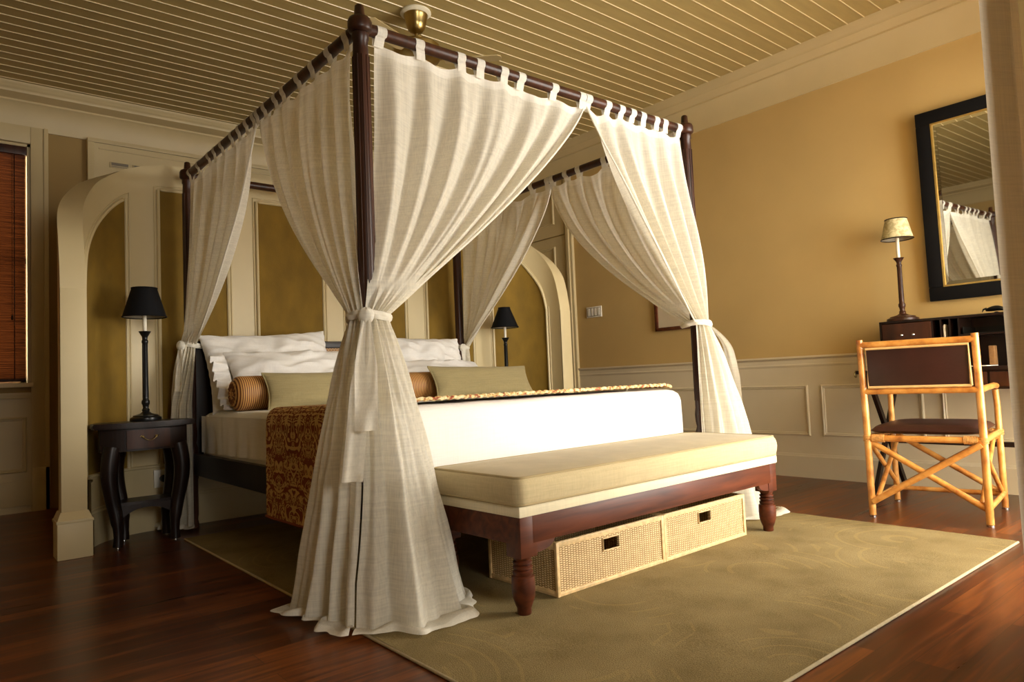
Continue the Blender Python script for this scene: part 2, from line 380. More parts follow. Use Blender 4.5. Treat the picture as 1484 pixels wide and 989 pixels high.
def TR(loc=(0, 0, 0), rx=0, ry=0, rz=0):
    return Matrix.Translation(loc) @ Matrix.Rotation(rz, 4, 'Z') @ Matrix.Rotation(ry, 4, 'Y') @ Matrix.Rotation(rx, 4, 'X')

# ------------------------------------------------------------------ camera
def cam_axes(yaw, pitch, roll):
    y, q, r = map(math.radians, (yaw, pitch, roll))
    fw = Vector((-math.sin(y) * math.cos(q), math.cos(y) * math.cos(q), math.sin(q)))
    rt = Vector((math.cos(y), math.sin(y), 0)); up = rt.cross(fw)
    return rt * math.cos(r) + up * math.sin(r), -rt * math.sin(r) + up * math.cos(r), fw
CAM = Vector((-1.2972, -2.4222, 0.845))
rt, up, fw = cam_axes(-39.9456, 3.191, -2.4234)
cd = bpy.data.cameras.new('camera'); co = bpy.data.objects.new('camera', cd); C.objects.link(co)
co.matrix_world = Matrix(((rt.x, up.x, -fw.x, CAM.x), (rt.y, up.y, -fw.y, CAM.y), (rt.z, up.z, -fw.z, CAM.z), (0, 0, 0, 1)))
cd.sensor_width = 36; cd.sensor_fit = 'HORIZONTAL'; cd.lens = 36 * 1009.2584 / 1484; cd.clip_start = 0.02
bpy.context.scene.camera = co

# ------------------------------------------------------------------ room shell
XR, YB, ZC = 3.9, 4.09, 3.26
XL, YF = -3.6, -1.95           # left wall, inner face of front wall
LX0, LX1, LY = -3.0, 0.82, -4.6  # added unseen lobby round the camera, closed to keep its opening dim
struct('floor', MB().box(XL - .2, XR + .2, LY - .2, YB + .2, -0.1, 0), M['floor'])
cm = MB(); cm.box(XL - .2, XR + .2, LY - .2, YB + .2, ZC, ZC + .1, mi=0)
y = -4.55
k0 = 0.60 - 0.1155 * 60
y = k0
while y < YB:
    if y > LY:
        cm.add([(XL, y - .0045, ZC), (XL, y - .002, ZC - .005), (XL, y + .002, ZC - .005), (XL, y + .0045, ZC),
                (XR, y - .0045, ZC), (XR, y - .002, ZC - .005), (XR, y + .002, ZC - .005), (XR, y + .0045, ZC)],
               [(0, 4, 5, 1), (1, 5, 6, 2), (2, 6, 7, 3)], mi=1)
    y += 0.1155
struct('ceiling', cm, [M['ceil'], M['bead']])

# right wall
struct('wall_right', MB().box(XR, XR + .15, YF - .2, YB + .15, 0, ZC), M['wall'])
# left wall
struct('wall_left', MB().box(XL - .15, XL, YF - .2, YB + .15, 0, ZC), M['wall'])
# back wall with window opening x -2.0..-.70, z .98..2.85
WX0, WX1, WZ0, WZ1 = -2.1, -0.70, 0.98, 2.85
bw = MB()
bw.box(XL - .15, WX0, YB, YB + .15, 0, ZC); bw.box(WX1, XR + .15, YB, YB + .15, 0, ZC)
bw.box(WX0, WX1, YB, YB + .15, 0, WZ0); bw.box(WX0, WX1, YB, YB + .15, WZ1, ZC)
struct('wall_back', bw, M['wall_brown'])
# front wall: opening to the added lobby at the left, tall window at the right
FX0, FX1, FZ0, FZ1 = 1.25, 3.72, 0.12, 2.62
OX0, OX1, OZ = -2.6, LX1, 3.0
fwl = MB()
fwl.box(XL - .15, OX0, YF - .16, YF, 0, ZC); fwl.box(OX0, OX1, YF - .16, YF, OZ, ZC)
fwl.box(OX1, FX0, YF - .16, YF, 0, ZC); fwl.box(FX0, FX1, YF - .16, YF, 0, FZ0); fwl.box(FX0, FX1, YF - .16, YF, FZ1, ZC)
fwl.box(FX1, XR + .15, YF - .16, YF, 0, ZC)
struct('wall_front', fwl, M['wall'])
# added lobby walls, unseen, shutting out light from behind the camera
VX0, VX1, VZ0, VZ1 = -1.15, 0.25, 1.0, 2.2
lw = MB()
lw.box(LX0 - .12, LX0, LY, YF - .16, 0, ZC); lw.box(LX1, LX1 + .12, LY, YF - .16, 0, ZC)
lw.box(LX0 - .12, VX0, LY - .12, LY, 0, ZC); lw.box(VX1, LX1 + .12, LY - .12, LY, 0, ZC)
lw.box(VX0, VX1, LY - .12, LY, 0, VZ0); lw.box(VX0, VX1, LY - .12, LY, VZ1, ZC)
struct('wall_added_lobby', lw, M['wall'])
def window_frame(name, x0, x1, z0, z1, y, d, nx):
    m = MB(); t = .05
    m.box(x0, x1, y, y + d, z0, z0 + t); m.box(x0, x1, y, y + d, z1 - t, z1)
    for k in range(nx + 1):
        xc = x0 + t / 2 + (x1 - x0 - t) * k / nx
        m.box(xc - t / 2, xc + t / 2, y, y + d, z0 + t, z1 - t)
    return struct(name, m, M['trim'])
window_frame('window_2', FX0, FX1, FZ0, FZ1, YF - .12, .05, 3)
window_frame('window_3_added', VX0, VX1, VZ0, VZ1, LY - .09, .05, 2)  # unseen window added behind the camera, sized to set the frontal light

# cornice: profile (offset from wall, height)
prof = [(0, 2.962), (.014, 2.962), (.018, 2.985), (.024, 3.02), (.036, 3.06), (.056, 3.105), (.082, 3.14), (.098, 3.152), (.098, 3.166), (.112, 3.170), (.185, 3.190),
        (.188, 3.204), (.198, 3.212), (.205, 3.228), (.214, 3.236), (.222, ZC)]
def cornice(name, p0, p1, inward):
    d = Vector((inward[0], inward[1], 0)); m = MB(); a = Vector((*p0, 0)); b = Vector((*p1, 0)); n = len(prof)
    along = (b - a).normalized()
    vs = []
    for q, s in ((a, 1), (b, -1)):
        for o, z in prof: vs.append(q + d * o + along * (o * s) + Vector((0, 0, z)))
    m.add(vs, [(i, i + 1, n + i + 1, n + i) for i in range(n - 1)], smooth=True)
    return struct(name, m, M['trim'])
cornice('trim_1', (XR, YF), (XR, YB), (-1, 0)); cornice('trim_2', (XL, YB), (XR, YB), (0, -1)); cornice('trim_3', (XL, YF), (XL, YB), (1, 0))

# generic wainscot piece on a wall: local s along wall, o outwards, z up
def wall_T(o, ang): return Matrix.Translation((o[0], o[1], 0)) @ Matrix.Rotation(ang, 4, 'Z')
def moulded_frame(m, T, s0, s1, z0, z1, w=.028, d=.014, mi=0, face=None):
    # raised picture-frame moulding with a bevelled section
    for a, b in (((s0, z0), (s1, z0)), ((s1, z0), (s1, z1)), ((s1, z1), (s0, z1)), ((s0, z1), (s0, z0))): pass
    def ring(off, dd): return [(s0 + off, -dd, z0 + off), (s1 - off, -dd, z0 + off), (s1 - off, -dd, z1 - off), (s0 + off, -dd, z1 - off)]
    rs = [ring(0, 0), ring(w * .15, d * .8), ring(w * .4, d), ring(w * .6, d * .55), ring(w * .85, d * .6), ring(w, 0)]
    vs = [p for r in rs for p in r]; fs = []
    for j in range(len(rs) - 1):
        for i in range(4): fs.append((j * 4 + i, j * 4 + (i + 1) % 4, (j + 1) * 4 + (i + 1) % 4, (j + 1) * 4 + i))
    m.add(vs, fs, T, mi)
def baseboard(m, T, s0, s1, h=.18):
    pr = [(0, 0), (.022, 0), (.022, h - .02), (.016, h - .012), (.012, h), (.012, h + .0), (0, h)]
    n = len(pr); vs = [(s0, -o, z) for o, z in pr] + [(s1, -o, z) for o, z in pr]
    m.add(vs, [(i, i + 1, n + i + 1, n + i) for i in range(n - 1)] + [list(range(n)), [n + i for i in range(n)][::-1]], T)
def rail(m, T, s0, s1, z0=.85, z1=.935):
    pr = [(0, z0), (.008, z0), (.014, z0 + .012), (.014, z0 + .02), (.010, z0 + .024), (.010, z1 - .03), (.018, z1 - .022), (.030, z1 - .014), (.030, z1), (0, z1)]
    n = len(pr); vs = [(s0, -o, z) for o, z in pr] + [(s1, -o, z) for o, z in pr]
    m.add(vs, [(i, i + 1, n + i + 1, n + i) for i in range(n - 1)] + [list(range(n)), [n + i for i in range(n)][::-1]], T)
# right wall: local s = -y direction (wall faces -x). rotate so local -y -> world -x : rot -90deg => s(+x)->-y
TRW = wall_T((XR, 0), -PI / 2)         # s = -worldY ; outward(-y local) -> -x world
m = MB(); m.box(-2.70, 1.95, -.008, 0, 0, .86, TRW)
panels = [(-1.05 - .9 * k, -.25 - .9 * k) for k in (1, 0)] + [(-.15, .56), (.67, 1.38)]
for a, b in panels: moulded_frame(m, TRW @ Matrix.Translation((0, -.008, 0)), a, b, .32, .71)
moulded_frame(m, TRW @ Matrix.Translation((0, -.008, 0)), -2.62, -2.06, .32, .71)
struct('trim_4', m, M['dado'])
m = MB(); rail(m, TRW, -2.70, 1.95); struct('trim_5', m, M['dado'])
m = MB(); baseboard(m, TRW @ Matrix.Translation((0, -.006, 0)), -2.70, 1.95); struct('baseboard_right', m, M['dado'])
# left wall wainscot (seen in the mirror only as tone)
TLW = wall_T((XL, 0), PI / 2)
m = MB(); m.box(YF, YB, -.008, 0, 0, .86, TLW)
for k in range(6): moulded_frame(m, TLW @ Matrix.Translation((0, -.008, 0)), -1.8 + k * .98, -1.0 + k * .98, .32, .71)
struct('trim_6', m, M['trim'])
m = MB(); baseboard(m, TLW @ Matrix.Translation((0, -.006, 0)), YF, YB); struct('baseboard_left', m, M['trim'])

# closet doors at the far end of the right wall (y > 2.70)
m = MB()
m.box(-2.80, -2.70, -.035, 0, 0, 2.965, TRW, bev=.006)
m.box(-2.775, -2.735, -.05, -.03, 0, 2.965, TRW, bev=.006)
struct('trim_7', m, M['trim'])
m = MB()
m.box(-4.06, -2.82, -.02, 0, 0.02, 2.36, TRW); m.box(-4.06, -2.82, -.02, 0, 2.375, 2.96, TRW)
T2 = TRW @ Matrix.Translation((0, -.02, 0))
for a, b in ((-3.40, -2.96), (-4.0, -3.46)):
    moulded_frame(m, T2, a, b, 1.25, 2.26, .035, .018); moulded_frame(m, T2, a, b, .25, 1.12, .035, .018); moulded_frame(m, T2, a, b, 2.50, 2.86, .035, .018)
struct('door_1', m, M['trim'])

# back wall joinery (faces -y): local = world x
TBW = wall_T((0, YB), 0)
m = MB()
m.box(WX1, -.585, -.035, 0, 0, 2.985, TBW, bev=.006)          # right casing
m.box(-.615, -.585, -.05, -.03, 0, 2.985, TBW, bev=.004)
m.box(WX0 - .115, WX0, -.035, 0, 0, 2.985, TBW, bev=.006)
m.box(WX0, WX1, -.035, 0, WZ1, 2.985, TBW, bev=.006)          # head
m.box(WX0, WX1, -.03, 0, 0, WZ0 - .075, TBW)                  # apron panel below
moulded_frame(m, TBW @ Matrix.Translation((0, -.03, 0)), WX0 + .12, WX1 - .03, .30, .72)
m.box(WX0, WX1, -.05, -.028, .86, .885, TBW, bev=.004)
m.box(WX0, WX1, -.042, -.02, .05, .235, TBW, bev=.004)
m.box(WX1, -.585, -.05, -.03, 0, .33, TBW, bev=.004)
struct('trim_8', m, M['trim'])
m = MB(); m.box(WX0, WX1 + .01, -.07, .15, WZ0 - .035, WZ0, TBW, bev=.005); struct('trim_9', m, plain('window_sill_paint', (.80, .66, .42), .4, .03))
# window jambs and sash
m = MB()
m.box(WX0 - .001, WX0 + .02, .0, .14, WZ0, WZ1, TBW); m.box(WX1 - .02, WX1 + .001, .0, .14, WZ0, WZ1, TBW); m.box(WX0, WX1, .0, .14, WZ1 - .02, WZ1, TBW)
for xx in (WX0 + .02, (WX0 + WX1) / 2 - .02, WX1 - .06): m.box(xx, xx + .04, .09, .12, WZ0, WZ1 - .02, TBW)
for zz in (WZ0, (WZ0 + WZ1) / 2, WZ1 - .06): m.box(WX0 + .02, WX1 - .02, .09, .12, zz, zz + .04, TBW)
struct('window_1', m, M['trim'])
# bamboo blind
bl = thing('bamboo_blind', 'red-brown woven bamboo blind lowered over the window at the far left', 'blind', (-1.39, YB + .03, WZ0))
m = MB()
nsl = 120
def blindfn(u, v):
    x = WX0 + .025 + (WX1 - .03 - WX0 - .025) * u; z = WZ0 + .03 + (WZ1 - .11 - WZ0) * v
    return (x, YB + .035 + .0022 * math.cos(v * nsl * 2 * PI), z)
m.grid(blindfn, 2, nsl * 4); m.build('slat_sheet', M['blind'], bl)
MB().box(WX0 + .022, WX1 - .022, YB + .005, YB + .06, WZ1 - .085, WZ1 - .02, bev=.004).build('head_rail', M['post'], bl)
MB().box(WX0 + .025, WX1 - .03, YB + .022, YB + .045, WZ0 + .012, WZ0 + .034, bev=.004).build('bottom_rail', M['post'], bl)
for xx in (-.80, -1.39, -1.98):
    MB().tube([(xx, YB + .030, WZ1 - .08), (xx, YB + .030, WZ0 + .03)], .0035, 6).build('cord', M['dark'], bl)
m = MB(); m.tube([(-.815, YB + .02, WZ1 - .08), (-.815, YB + .02, 1.50)], .0018, 5); m.lathe([(.004, 0), (.008, .01), (.006, .035), (.002, .04)], 8, TR((-.815, YB + .02, 1.465)))
m.build('pull_cord', M['dark'], bl)

# cupboard front along the back wall, x > -.32
m = MB(); m.box(-.32, XR, -.06, 0, 0, 2.96, TBW); m.box(-.32, XR, -.075, -.055, 2.935, 2.968, TBW, bev=.004)
m.box(-.32, -.27, -.072, -.055, 0, 2.935, TBW, bev=.004)
T3 = TBW @ Matrix.Translation((0, -.06, 0))
for k in range(5):
    a = -.18 + .8 * k
    moulded_frame(m, T3, a, a + .68, .30, 2.25, .03, .015)
m.box(-.24, XR, -.068, -.055, 2.885, 2.90, TBW, bev=.004)
struct('door_2', m, M['trim'])
vt = thing('air_vent', 'small dark slotted vent grille high on the cupboard behind the arch', 'vent', (.02, YB - .065, 2.73))
for a in (-.16, .01, .18):
    m = MB(); m.box(a, a + .145, YB - .072, YB - .058, 2.745, 2.79, bev=.002)
    m.build('grille_frame', M['trim'], vt)
    m = MB(); m.box(a + .01, a + .135, YB - .0745, YB - .071, 2.762, 2.786); m.box(a + .01, a + .135, YB - .0745, YB - .071, 2.750, 2.756)
    m.build('slot', M['plate_line'], vt)

# ------------------------------------------------------------------ curved headboard screen
SX0, SX1, SYF, SYB, SR, SD = -.645, 2.945, 1.97, 2.45, .42, .12
st = SYB - SR - SYF; arc = SR * PI / 2; wid = (SX1 - SX0) - 2 * SR; TOT = 2 * (st + arc) + wid
def splan(s, off=0.0):
    """point on inner face at path length s, moved off outwards (away from bed)"""
    if s > TOT / 2:
        x, y_, = splan(TOT - s, off)[:2]; return (SX0 + SX1 - x, y_)
    if s < st: return (SX0 - off, SYF + s)
    if s < st + arc:
        t = (s - st) / SR; r = SR + off
        return (SX0 + SR - r * math.cos(t), SYB - SR + r * math.sin(t))
    return (SX0 + SR + s - st - arc, SYB + off)
def interp(tab, s):
    if s <= tab[0][0]: return tab[0][1]
    for (a, b), (c, d) in zip(tab, tab[1:]):
        if s <= c:
            t = (s - a) / (c - a); return b + (d - b) * t
    return tab[-1][1]
def smooth_tab(tab, n=60, k=3):
    s1 = tab[-1][0]; s0 = tab[0][0]; pts = [(s0 + (s1 - s0) * i / n) for i in range(n + 1)]; val = [interp(tab, s) for s in pts]
    for _ in range(k):
        val = [val[0]] + [(val[i - 1] + 2 * val[i] + val[i + 1]) / 4 for i in range(1, n)] + [val[-1]]
    return list(zip(pts, val))
OUT = smooth_tab([(0, 1.47), (.03, 1.66), (.08, 1.79), (.15, 1.90), (.22, 1.98), (.30, 2.06), (.38, 2.14), (.48, 2.21), (.58, 2.275), (.68, 2.315), (.80, 2.345), (.92, 2.352)], 80, 3)
INN = smooth_tab([(.158, 1.46), (.175, 1.56), (.21, 1.66), (.26, 1.74), (.34, 1.85), (.40, 1.92), (.47, 1.995), (.53, 2.05), (.60, 2.10), (.68, 2.145), (.78, 2.175), (.9, 2.18)], 80, 2)
def ztop(s): return interp(OUT, min(s, TOT - s))
def zin(s): return interp(INN, min(s, TOT - s))
ss = sorted(set([0, .012, .025, .04, .06] + [.08 + .02 * i for i in range(50)] + [1.08 + .1 * i for i in range(11)]))
ss = [s for s in ss if s < TOT / 2]; ss = ss + [TOT - s for s in reversed(ss)]
m = MB(); vs = []
for s in ss:
    for off, z in ((0, 0), (0, ztop(s)), (SD, ztop(s)), (SD, 0)):
        p = splan(s, off); vs.append((p[0], p[1], z))
fs = []
for i in range(len(ss) - 1):
    for j in range(4): fs.append((i * 4 + j, i * 4 + (j + 1) % 4, (i + 1) * 4 + (j + 1) % 4, (i + 1) * 4 + j))
fs.append((0, 1, 2, 3)); k = (len(ss) - 1) * 4; fs.append((k, k + 3, k + 2, k + 1))
m.add(vs, fs, smooth=True)
tag(m.build('wall_headboard', M['screen']), kind='structure')
# ochre panels between the pilasters
strips = [(.588, .779), (1.212, 1.415), (1.90, 2.09)]
strips = [(.588, .779), (1.212, 1.415), (1.905, 2.285), ]
strips = [(.585, .779), (1.212, 1.415), (1.905, 2.09), (TOT - 1.578, TOT - 1.372), (TOT - .90, TOT - .678)]
def panel(s0, s1, name, mat, off=-.004):
    m = MB(); n = max(8, int((s1 - s0) / .02)); vs = []
    for i in range(n + 1):
        s = s0 + (s1 - s0) * i / n; p = splan(s, off); zt = zin(s); vs += [(p[0], p[1], .40), (p[0], p[1], zt)]
    m.add(vs, [(2 * i, 2 * i + 2, 2 * i + 3, 2 * i + 1) for i in range(n)], smooth=True)
    # bead moulding round the panel
    pts = []
    for i in range(n + 1):
        s = s0 + (s1 - s0) * i / n; p = splan(s, -.006); pts.append((p[0], p[1], zin(s)))
    a = splan(s0, -.006); b = splan(s1, -.006)
    loop = [(a[0], a[1], .40), (a[0], a[1], (.40 + zin(s0)) / 2)] + pts + [(b[0], b[1], (.40 + zin(s1)) / 2), (b[0], b[1], .40)]
    return m, loop
ends = [.158] + [x for st_ in strips for x in st_] + [TOT - .158]
for i in range(6):
    s0, s1 = ends[2 * i], ends[2 * i + 1]
    m, loop = panel(s0, s1, 'p', M['ochre'])
    struct('trim_%d' % (10 + i), m, M['ochre'])
    m = MB(); m.tube(loop, .011, 8)
    # second fine line outside the bead
    loop2 = [(splan(max(.14, s0 - .022), -.002)[0], splan(max(.14, s0 - .022), -.002)[1], z) for z in (.40, zin(s0) + .004)]
    n = 30
    for q in range(n + 1):
        s = (s0 - .022) + (s1 - s0 + .044) * q / n; s = min(max(s, .136), TOT - .136); p = splan(s, -.002); loop2.append((p[0], p[1], zin(min(max(s, .158), TOT - .158)) + .024))
    e = splan(min(TOT - .136, s1 + .022), -.002); loop2 += [(e[0], e[1], .40)]
    m.tube(loop2, .005, 6)
    struct('trim_%d' % (20 + i), m, M['screen'])
# skirting of the screen
m = MB()
pr = [(0.0, 0.0), (-.030, 0.0), (-.030, .185), (-.024, .195), (-.024, .205), (-.018, .21), (-.018, .385), (-.026, .39), (-.026, .402), (0, .405)]
vs = []; sl = [.001 + (TOT - .002) * i / 160 for i in range(161)]
for s in sl:
    for o, z in pr: p = splan(s, o); vs.append((p[0], p[1], z))
n = len(pr)
m.add(vs, [(i * n + j, i * n + j + 1, (i + 1) * n + j + 1, (i + 1) * n + j) for i in range(160) for j in range(n - 1)], smooth=False)
struct('baseboard_headboard', m, M['screen'])
# plinth blocks at the two ends
for name, x0, x1 in (('trim_30', SX0 - SD, SX0), ('trim_31', SX1, SX1 + SD)):
    m = MB(); m.box(x0 - .022, x1 + .022, SYF - .03, SYF + .13, 0, .20, bev=.006)
    m.add([(x0 - .022, SYF - .03, .20), (x1 + .022, SYF - .03, .20), (x1 + .022, SYF + .13, .20), (x0 - .022, SYF + .13, .20),
           (x0 - .004, SYF - .006, .245), (x1 + .004, SYF - .006, .245), (x1 + .004, SYF + .12, .245), (x0 - .004, SYF + .12, .245)],
          [(0, 1, 5, 4), (1, 2, 6, 5), (2, 3, 7, 6), (3, 0, 4, 7), (4, 5, 6, 7)])
    m.box(x0 - .026, x1 + .026, SYF - .034, SYF + .134, .188, .204, bev=.004)
    m.box(x0, x1, SYF - .004, SYF + .01, .24, 1.44, bev=.002)
    struct(name, m, M['screen'])

# ------------------------------------------------------------------ rug
rg = thing('area_rug', 'large olive-beige rug with faint leaf arcs under the bed and bench', 'rug', (1.18, .28, 0))
RX0, RX1, RY0, RY1 = -.165, 2.525, -1.40, 1.945
m = MB()
def rugf(u, v):
    x = RX0 + (RX1 - RX0) * u; y_ = RY0 + (RY1 - RY0) * v
    return (x, y_, .012 + .0012 * math.sin(x * 9) * math.sin(y_ * 7))
m.grid(rugf, 40, 40); m.build('pile', M['rug'], rg)
m = MB()
for a, b in (((RX0, RY0), (RX1, RY0)), ((RX1, RY0), (RX1, RY1)), ((RX1, RY1), (RX0, RY1)), ((RX0, RY1), (RX0, RY0))):
    k = 24; m.tube([(a[0] + (b[0] - a[0]) * i / k, a[1] + (b[1] - a[1]) * i / k, .0058) for i in range(k + 1)], .0056, 8)
m.build('binding', M['rugedge'], rg)

# ------------------------------------------------------------------ canopy bed frame
PA, PB_, PC, PD = Vector((0, -.02, 2.26)), Vector((2.14, .0, 2.28)), Vector((-.02, 2.31, 2.255)), Vector((2.10, 2.31, 2.255))
bed = thing('canopy_bed', 'dark mahogany four-poster bed frame with turned posts and canopy rails', 'bed', (1.05, 1.15, 0))
def post_mesh(P):
    z = P.z
    pr = [(.034, 0), (.036, .02), (.030, .05), (.034, .08), (.034, .30), (.038, .31), (.038, .50), (.034, .51), (.028, .53), (.034, .56), (.036, .60), (.031, .64), (.034, 1.1),
          (.033, 1.5), (.031, z - .10), (.029, z - .060), (.034, z - .052), (.034, z - .030), (.030, z - .026), (.044, z - .020), (.048, z - .012), (.048, z + .018), (.042, z + .032), (.024, z + .042), (.0215, z + .046), (.018, z + .084), (.012, z + .090)]
    m = MB(); m.lathe(pr, 20, TR((P.x, P.y, 0)))
    # fluted lower shaft as thin ribs
    for k in range(10):
        a = 2 * PI * k / 10
        m.tube([(P.x + .0315 * math.cos(a), P.y + .0315 * math.sin(a), .68), (P.x + .031 * math.cos(a), P.y + .031 * math.sin(a), z - .12)], .004, 5)
    return m
for P in (PA, PB_, PC, PD): post_mesh(P).build('post', M['post'], bed)
def canopy_rail(a, b):
    d = (b - a).normalized()
    MB().tube([a + d * .03, a.lerp(b, .5), b - d * .03], .0245, 14).build('canopy_rail', M['post'], bed)
for a, b in ((PA, PB_), (PA, PC), (PB_, PD), (PC, PD)): canopy_rail(a, b)
for xx in (.0, 2.105): MB().box(xx - .02, xx + .02, .01, 2.29, .33, .465, bev=.006).build('side_rail', M['dark'], bed)
MB().box(.03, 2.11, .020, .052, .31, .46, bev=.006).build('foot_rail', M['dark'], bed)
for yy in (.35, .9, 1.45, 2.0): MB().box(.015, 2.09, yy, yy + .09, .335, .36, bev=.003).build('slat', M['lightwood'], bed)
hb = MB()
hb.box(.02, 2.07, 2.295, 2.325, 1.13, 1.18, bev=.006); hb.box(.02, 2.07, 2.295, 2.325, .36, .46, bev=.006)
hb.box(.0, .13, 2.290, 2.326, .36, 1.16, bev=.005); hb.box(1.98, 2.09, 2.290, 2.326, .36, 1.16, bev=.005)
for xx in (.66, 1.36): hb.box(xx, xx + .045, 2.297, 2.323, .45, 1.14, bev=.004)
hb = hb.build('headboard', M['dark'], bed)
MB().box(.02, 2.07, 2.305, 2.315, .45, 1.14).build('cane_panel', M['cane'], hb)

# ------------------------------------------------------------------ mattress and bedding
MX0, MX1, MY0, MY1 = .022, 2.085, .055, 2.27
def mtop(y_): return .722 + .033 * max(0, min(1, (1.9 - y_) / 1.9))
def rounded_body(x0, x1, y0, y1, z0, zt, r, amp=0.0, seed=0.0, nu=110, flare=0.0, shoulder=1.0):
    """closed skirted cover: rounded-rectangle plan swept over a rounded shoulder"""
    def plan(t, inset):
        rr = max(.008, r - inset * .3); X0, X1, Y0, Y1 = x0 + inset, x1 - inset, y0 + inset, y1 - inset
        L = [(X1 - X0) - 2 * rr, PI / 2 * rr, (Y1 - Y0) - 2 * rr, PI / 2 * rr] * 2; tot = sum(L); s = (t % 1.0) * tot
        cs = [(X1 - rr, Y0 + rr, -PI / 2), (X1 - rr, Y1 - rr, 0), (X0 + rr, Y1 - rr, PI / 2), (X0 + rr, Y0 + rr, PI)]
        if s < L[0]: return X0 + rr + s, Y0, 0, -1
        s -= L[0]
        for k in range(4):
            cx, cy, a0 = cs[k]
            if s < L[1]: a = a0 + s / rr; return cx + rr * math.cos(a), cy + rr * math.sin(a), math.cos(a), math.sin(a)
            s -= L[1]
            if k == 3: break
            Lk = L[2] if k % 2 == 0 else L[0]
            if s < Lk:
                if k == 0: return X1, Y0 + rr + s, 1, 0
                if k == 1: return X1 - rr - s, Y1, 0, 1
                if k == 2: return X0, Y1 - rr - s, -1, 0
            s -= Lk
        return X0 + rr, Y0, 0, -1
    prof_ = [(0, 0.0), (0, .12), (0, .3), (0, .5), (0, .7), (.0, .82), (.004, .88), (.014, .94), (.032, .98), (.06, 1.0), (.14, 1.004), (.3, 1.004), (.55, 1.004), (.8, 1.004)]
    lim = min(x1 - x0, y1 - y0) * .46
    prof_ = [(min(i_, .14) * (shoulder if i_ < .1 else 1) if i_ <= .14 else .14 + (i_ - .14) / .66 * (lim - .14), h_) for i_, h_ in prof_]
    m = MB(); vs = []
    for ins, h in prof_:
        for i in range(nu):
            x, y_, nx, ny = plan(i / nu, ins)
            zz = z0 + (zt(y_) - z0) * h
            w = amp * noise.noise(Vector((x * 5 + seed, y_ * 5, zz * 3))) + amp * .5 * noise.noise(Vector((x * 17 + seed, y_ * 17, zz * 4)))
            if h < .9: x += nx * w + nx * flare * (1 - h); y_ += ny * w + ny * flare * (1 - h)
            else: zz += w * .7
            vs.append((x, y_, zz))
    fs = []
    for j in range(len(prof_) - 1):
        for i in range(nu): fs.append((j * nu + i, j * nu + (i + 1) % nu, (j + 1) * nu + (i + 1) % nu, (j + 1) * nu + i))
    m.add(vs, fs, smooth=True)
    m.add([vs[i] for i in range((len(prof_) - 1) * nu, len(vs))], [list(range(nu))], smooth=True)
    m.add([vs[i] for i in range(nu)], [list(range(nu))[::-1]])
    return m
mt = thing('mattress', 'white sheeted mattress filling the four-poster bed', 'mattress', (1.05, 1.15, .36))
rounded_body(MX0, MX1, MY0, MY1, .362, lambda y_: mtop(y_), .07, .006, 3, 160).build('sheet', M['sheet'], mt)
# sheet side drop on the left with the loose folded edge near the pillows
m = MB()
def side_drop(u, v):
    y_ = 1.08 + (2.20 - 1.08) * u; z = .475 + (.700 - .475) * v
    w = .006 * math.sin(u * 38) * (1 - v) + .009 * math.exp(-((u - .62) / .03) ** 2) * (1 - .5 * v)
    return (MX0 - .012 - w, y_, z + (.012 * (1 - u) if v < .1 else 0))
m.grid(side_drop, 60, 8); m.build('sheet_drop', M['sheet'], mt)

# damask throw over the foot half
th = thing('bed_throw', 'red and gold damask throw draped across the bed and down its left side', 'throw', (1.05, .5, .25))
TY0, TY1 = .085, .985
def throw_profile():
    pts = []
    xl = MX0 - .052; xr = MX1 - .10
    for i in range(16): pts.append((xl - .002, .235 + (.69 - .235) * i / 15, 0))
    for i in range(1, 7):
        a = i / 7 * PI / 2; pts.append((xl + .06 * (1 - math.cos(a)), .69 + .055 * math.sin(a), 1))
    for i in range(0, 41):
        f = i / 40; pts.append((xl + .06 + (xr - xl - .06) * f, .745 - (.012 if i == 40 else 0), 1))
    return pts
tp = throw_profile()
def throw_fn(u, v, lift=0.0):
    k = u * (len(tp) - 1); i = min(int(k), len(tp) - 2); f = k - i
    x = tp[i][0] * (1 - f) + tp[i + 1][0] * f; z = tp[i][1] * (1 - f) + tp[i + 1][1] * f
    y_ = TY0 + (TY1 - TY0) * v
    dz = mtop(y_) - .722
    w = .006 * noise.noise(Vector((x * 6, y_ * 6, z * 5)))
    if z < .69: x += (-1 if x < 1 else 1) * (abs(w) + .002 + lift + .008 * math.sin(v * 9) * (.69 - z)); z += dz * .9 * max(0, (z - .25) / .44); y_ += (.69 - z) * .05 * (v - .3)
    else: z += dz * .9 + .004 * abs(w) + lift
    return (x, y_, z)
L_ = [0.0]
for a, b in zip(tp, tp[1:]): L_.append(L_[-1] + math.hypot(a[0] - b[0], a[1] - b[1]))
def throw_uv(u, v):
    k = u * (len(tp) - 1); i = min(int(k), len(tp) - 2); f = k - i
    return (TY0 + (TY1 - TY0) * v, L_[i] * (1 - f) + L_[i + 1] * f)
m = MB(); m.grid(lambda u, v: throw_fn(u, v), 150, 40, uvf=throw_uv); m.build('cloth', M['damask'], th)
for vv in (0.0,):
    m = MB(); pts = [throw_fn(i / 240, vv, .006) for i in range(241)]
    pts = [(p[0] + .003 * math.sin(i * 1.9), p[1], p[2] + .003 * math.cos(i * 1.9)) for i, p in enumerate(pts)]
    m.tube(pts, .0085, 7); m.build('corded_edge', M['cord'], th)
m = MB(); m.tube([throw_fn(0, i / 60, .002) for i in range(61)], .006, 6); m.build('corded_edge', M['damask'], th)

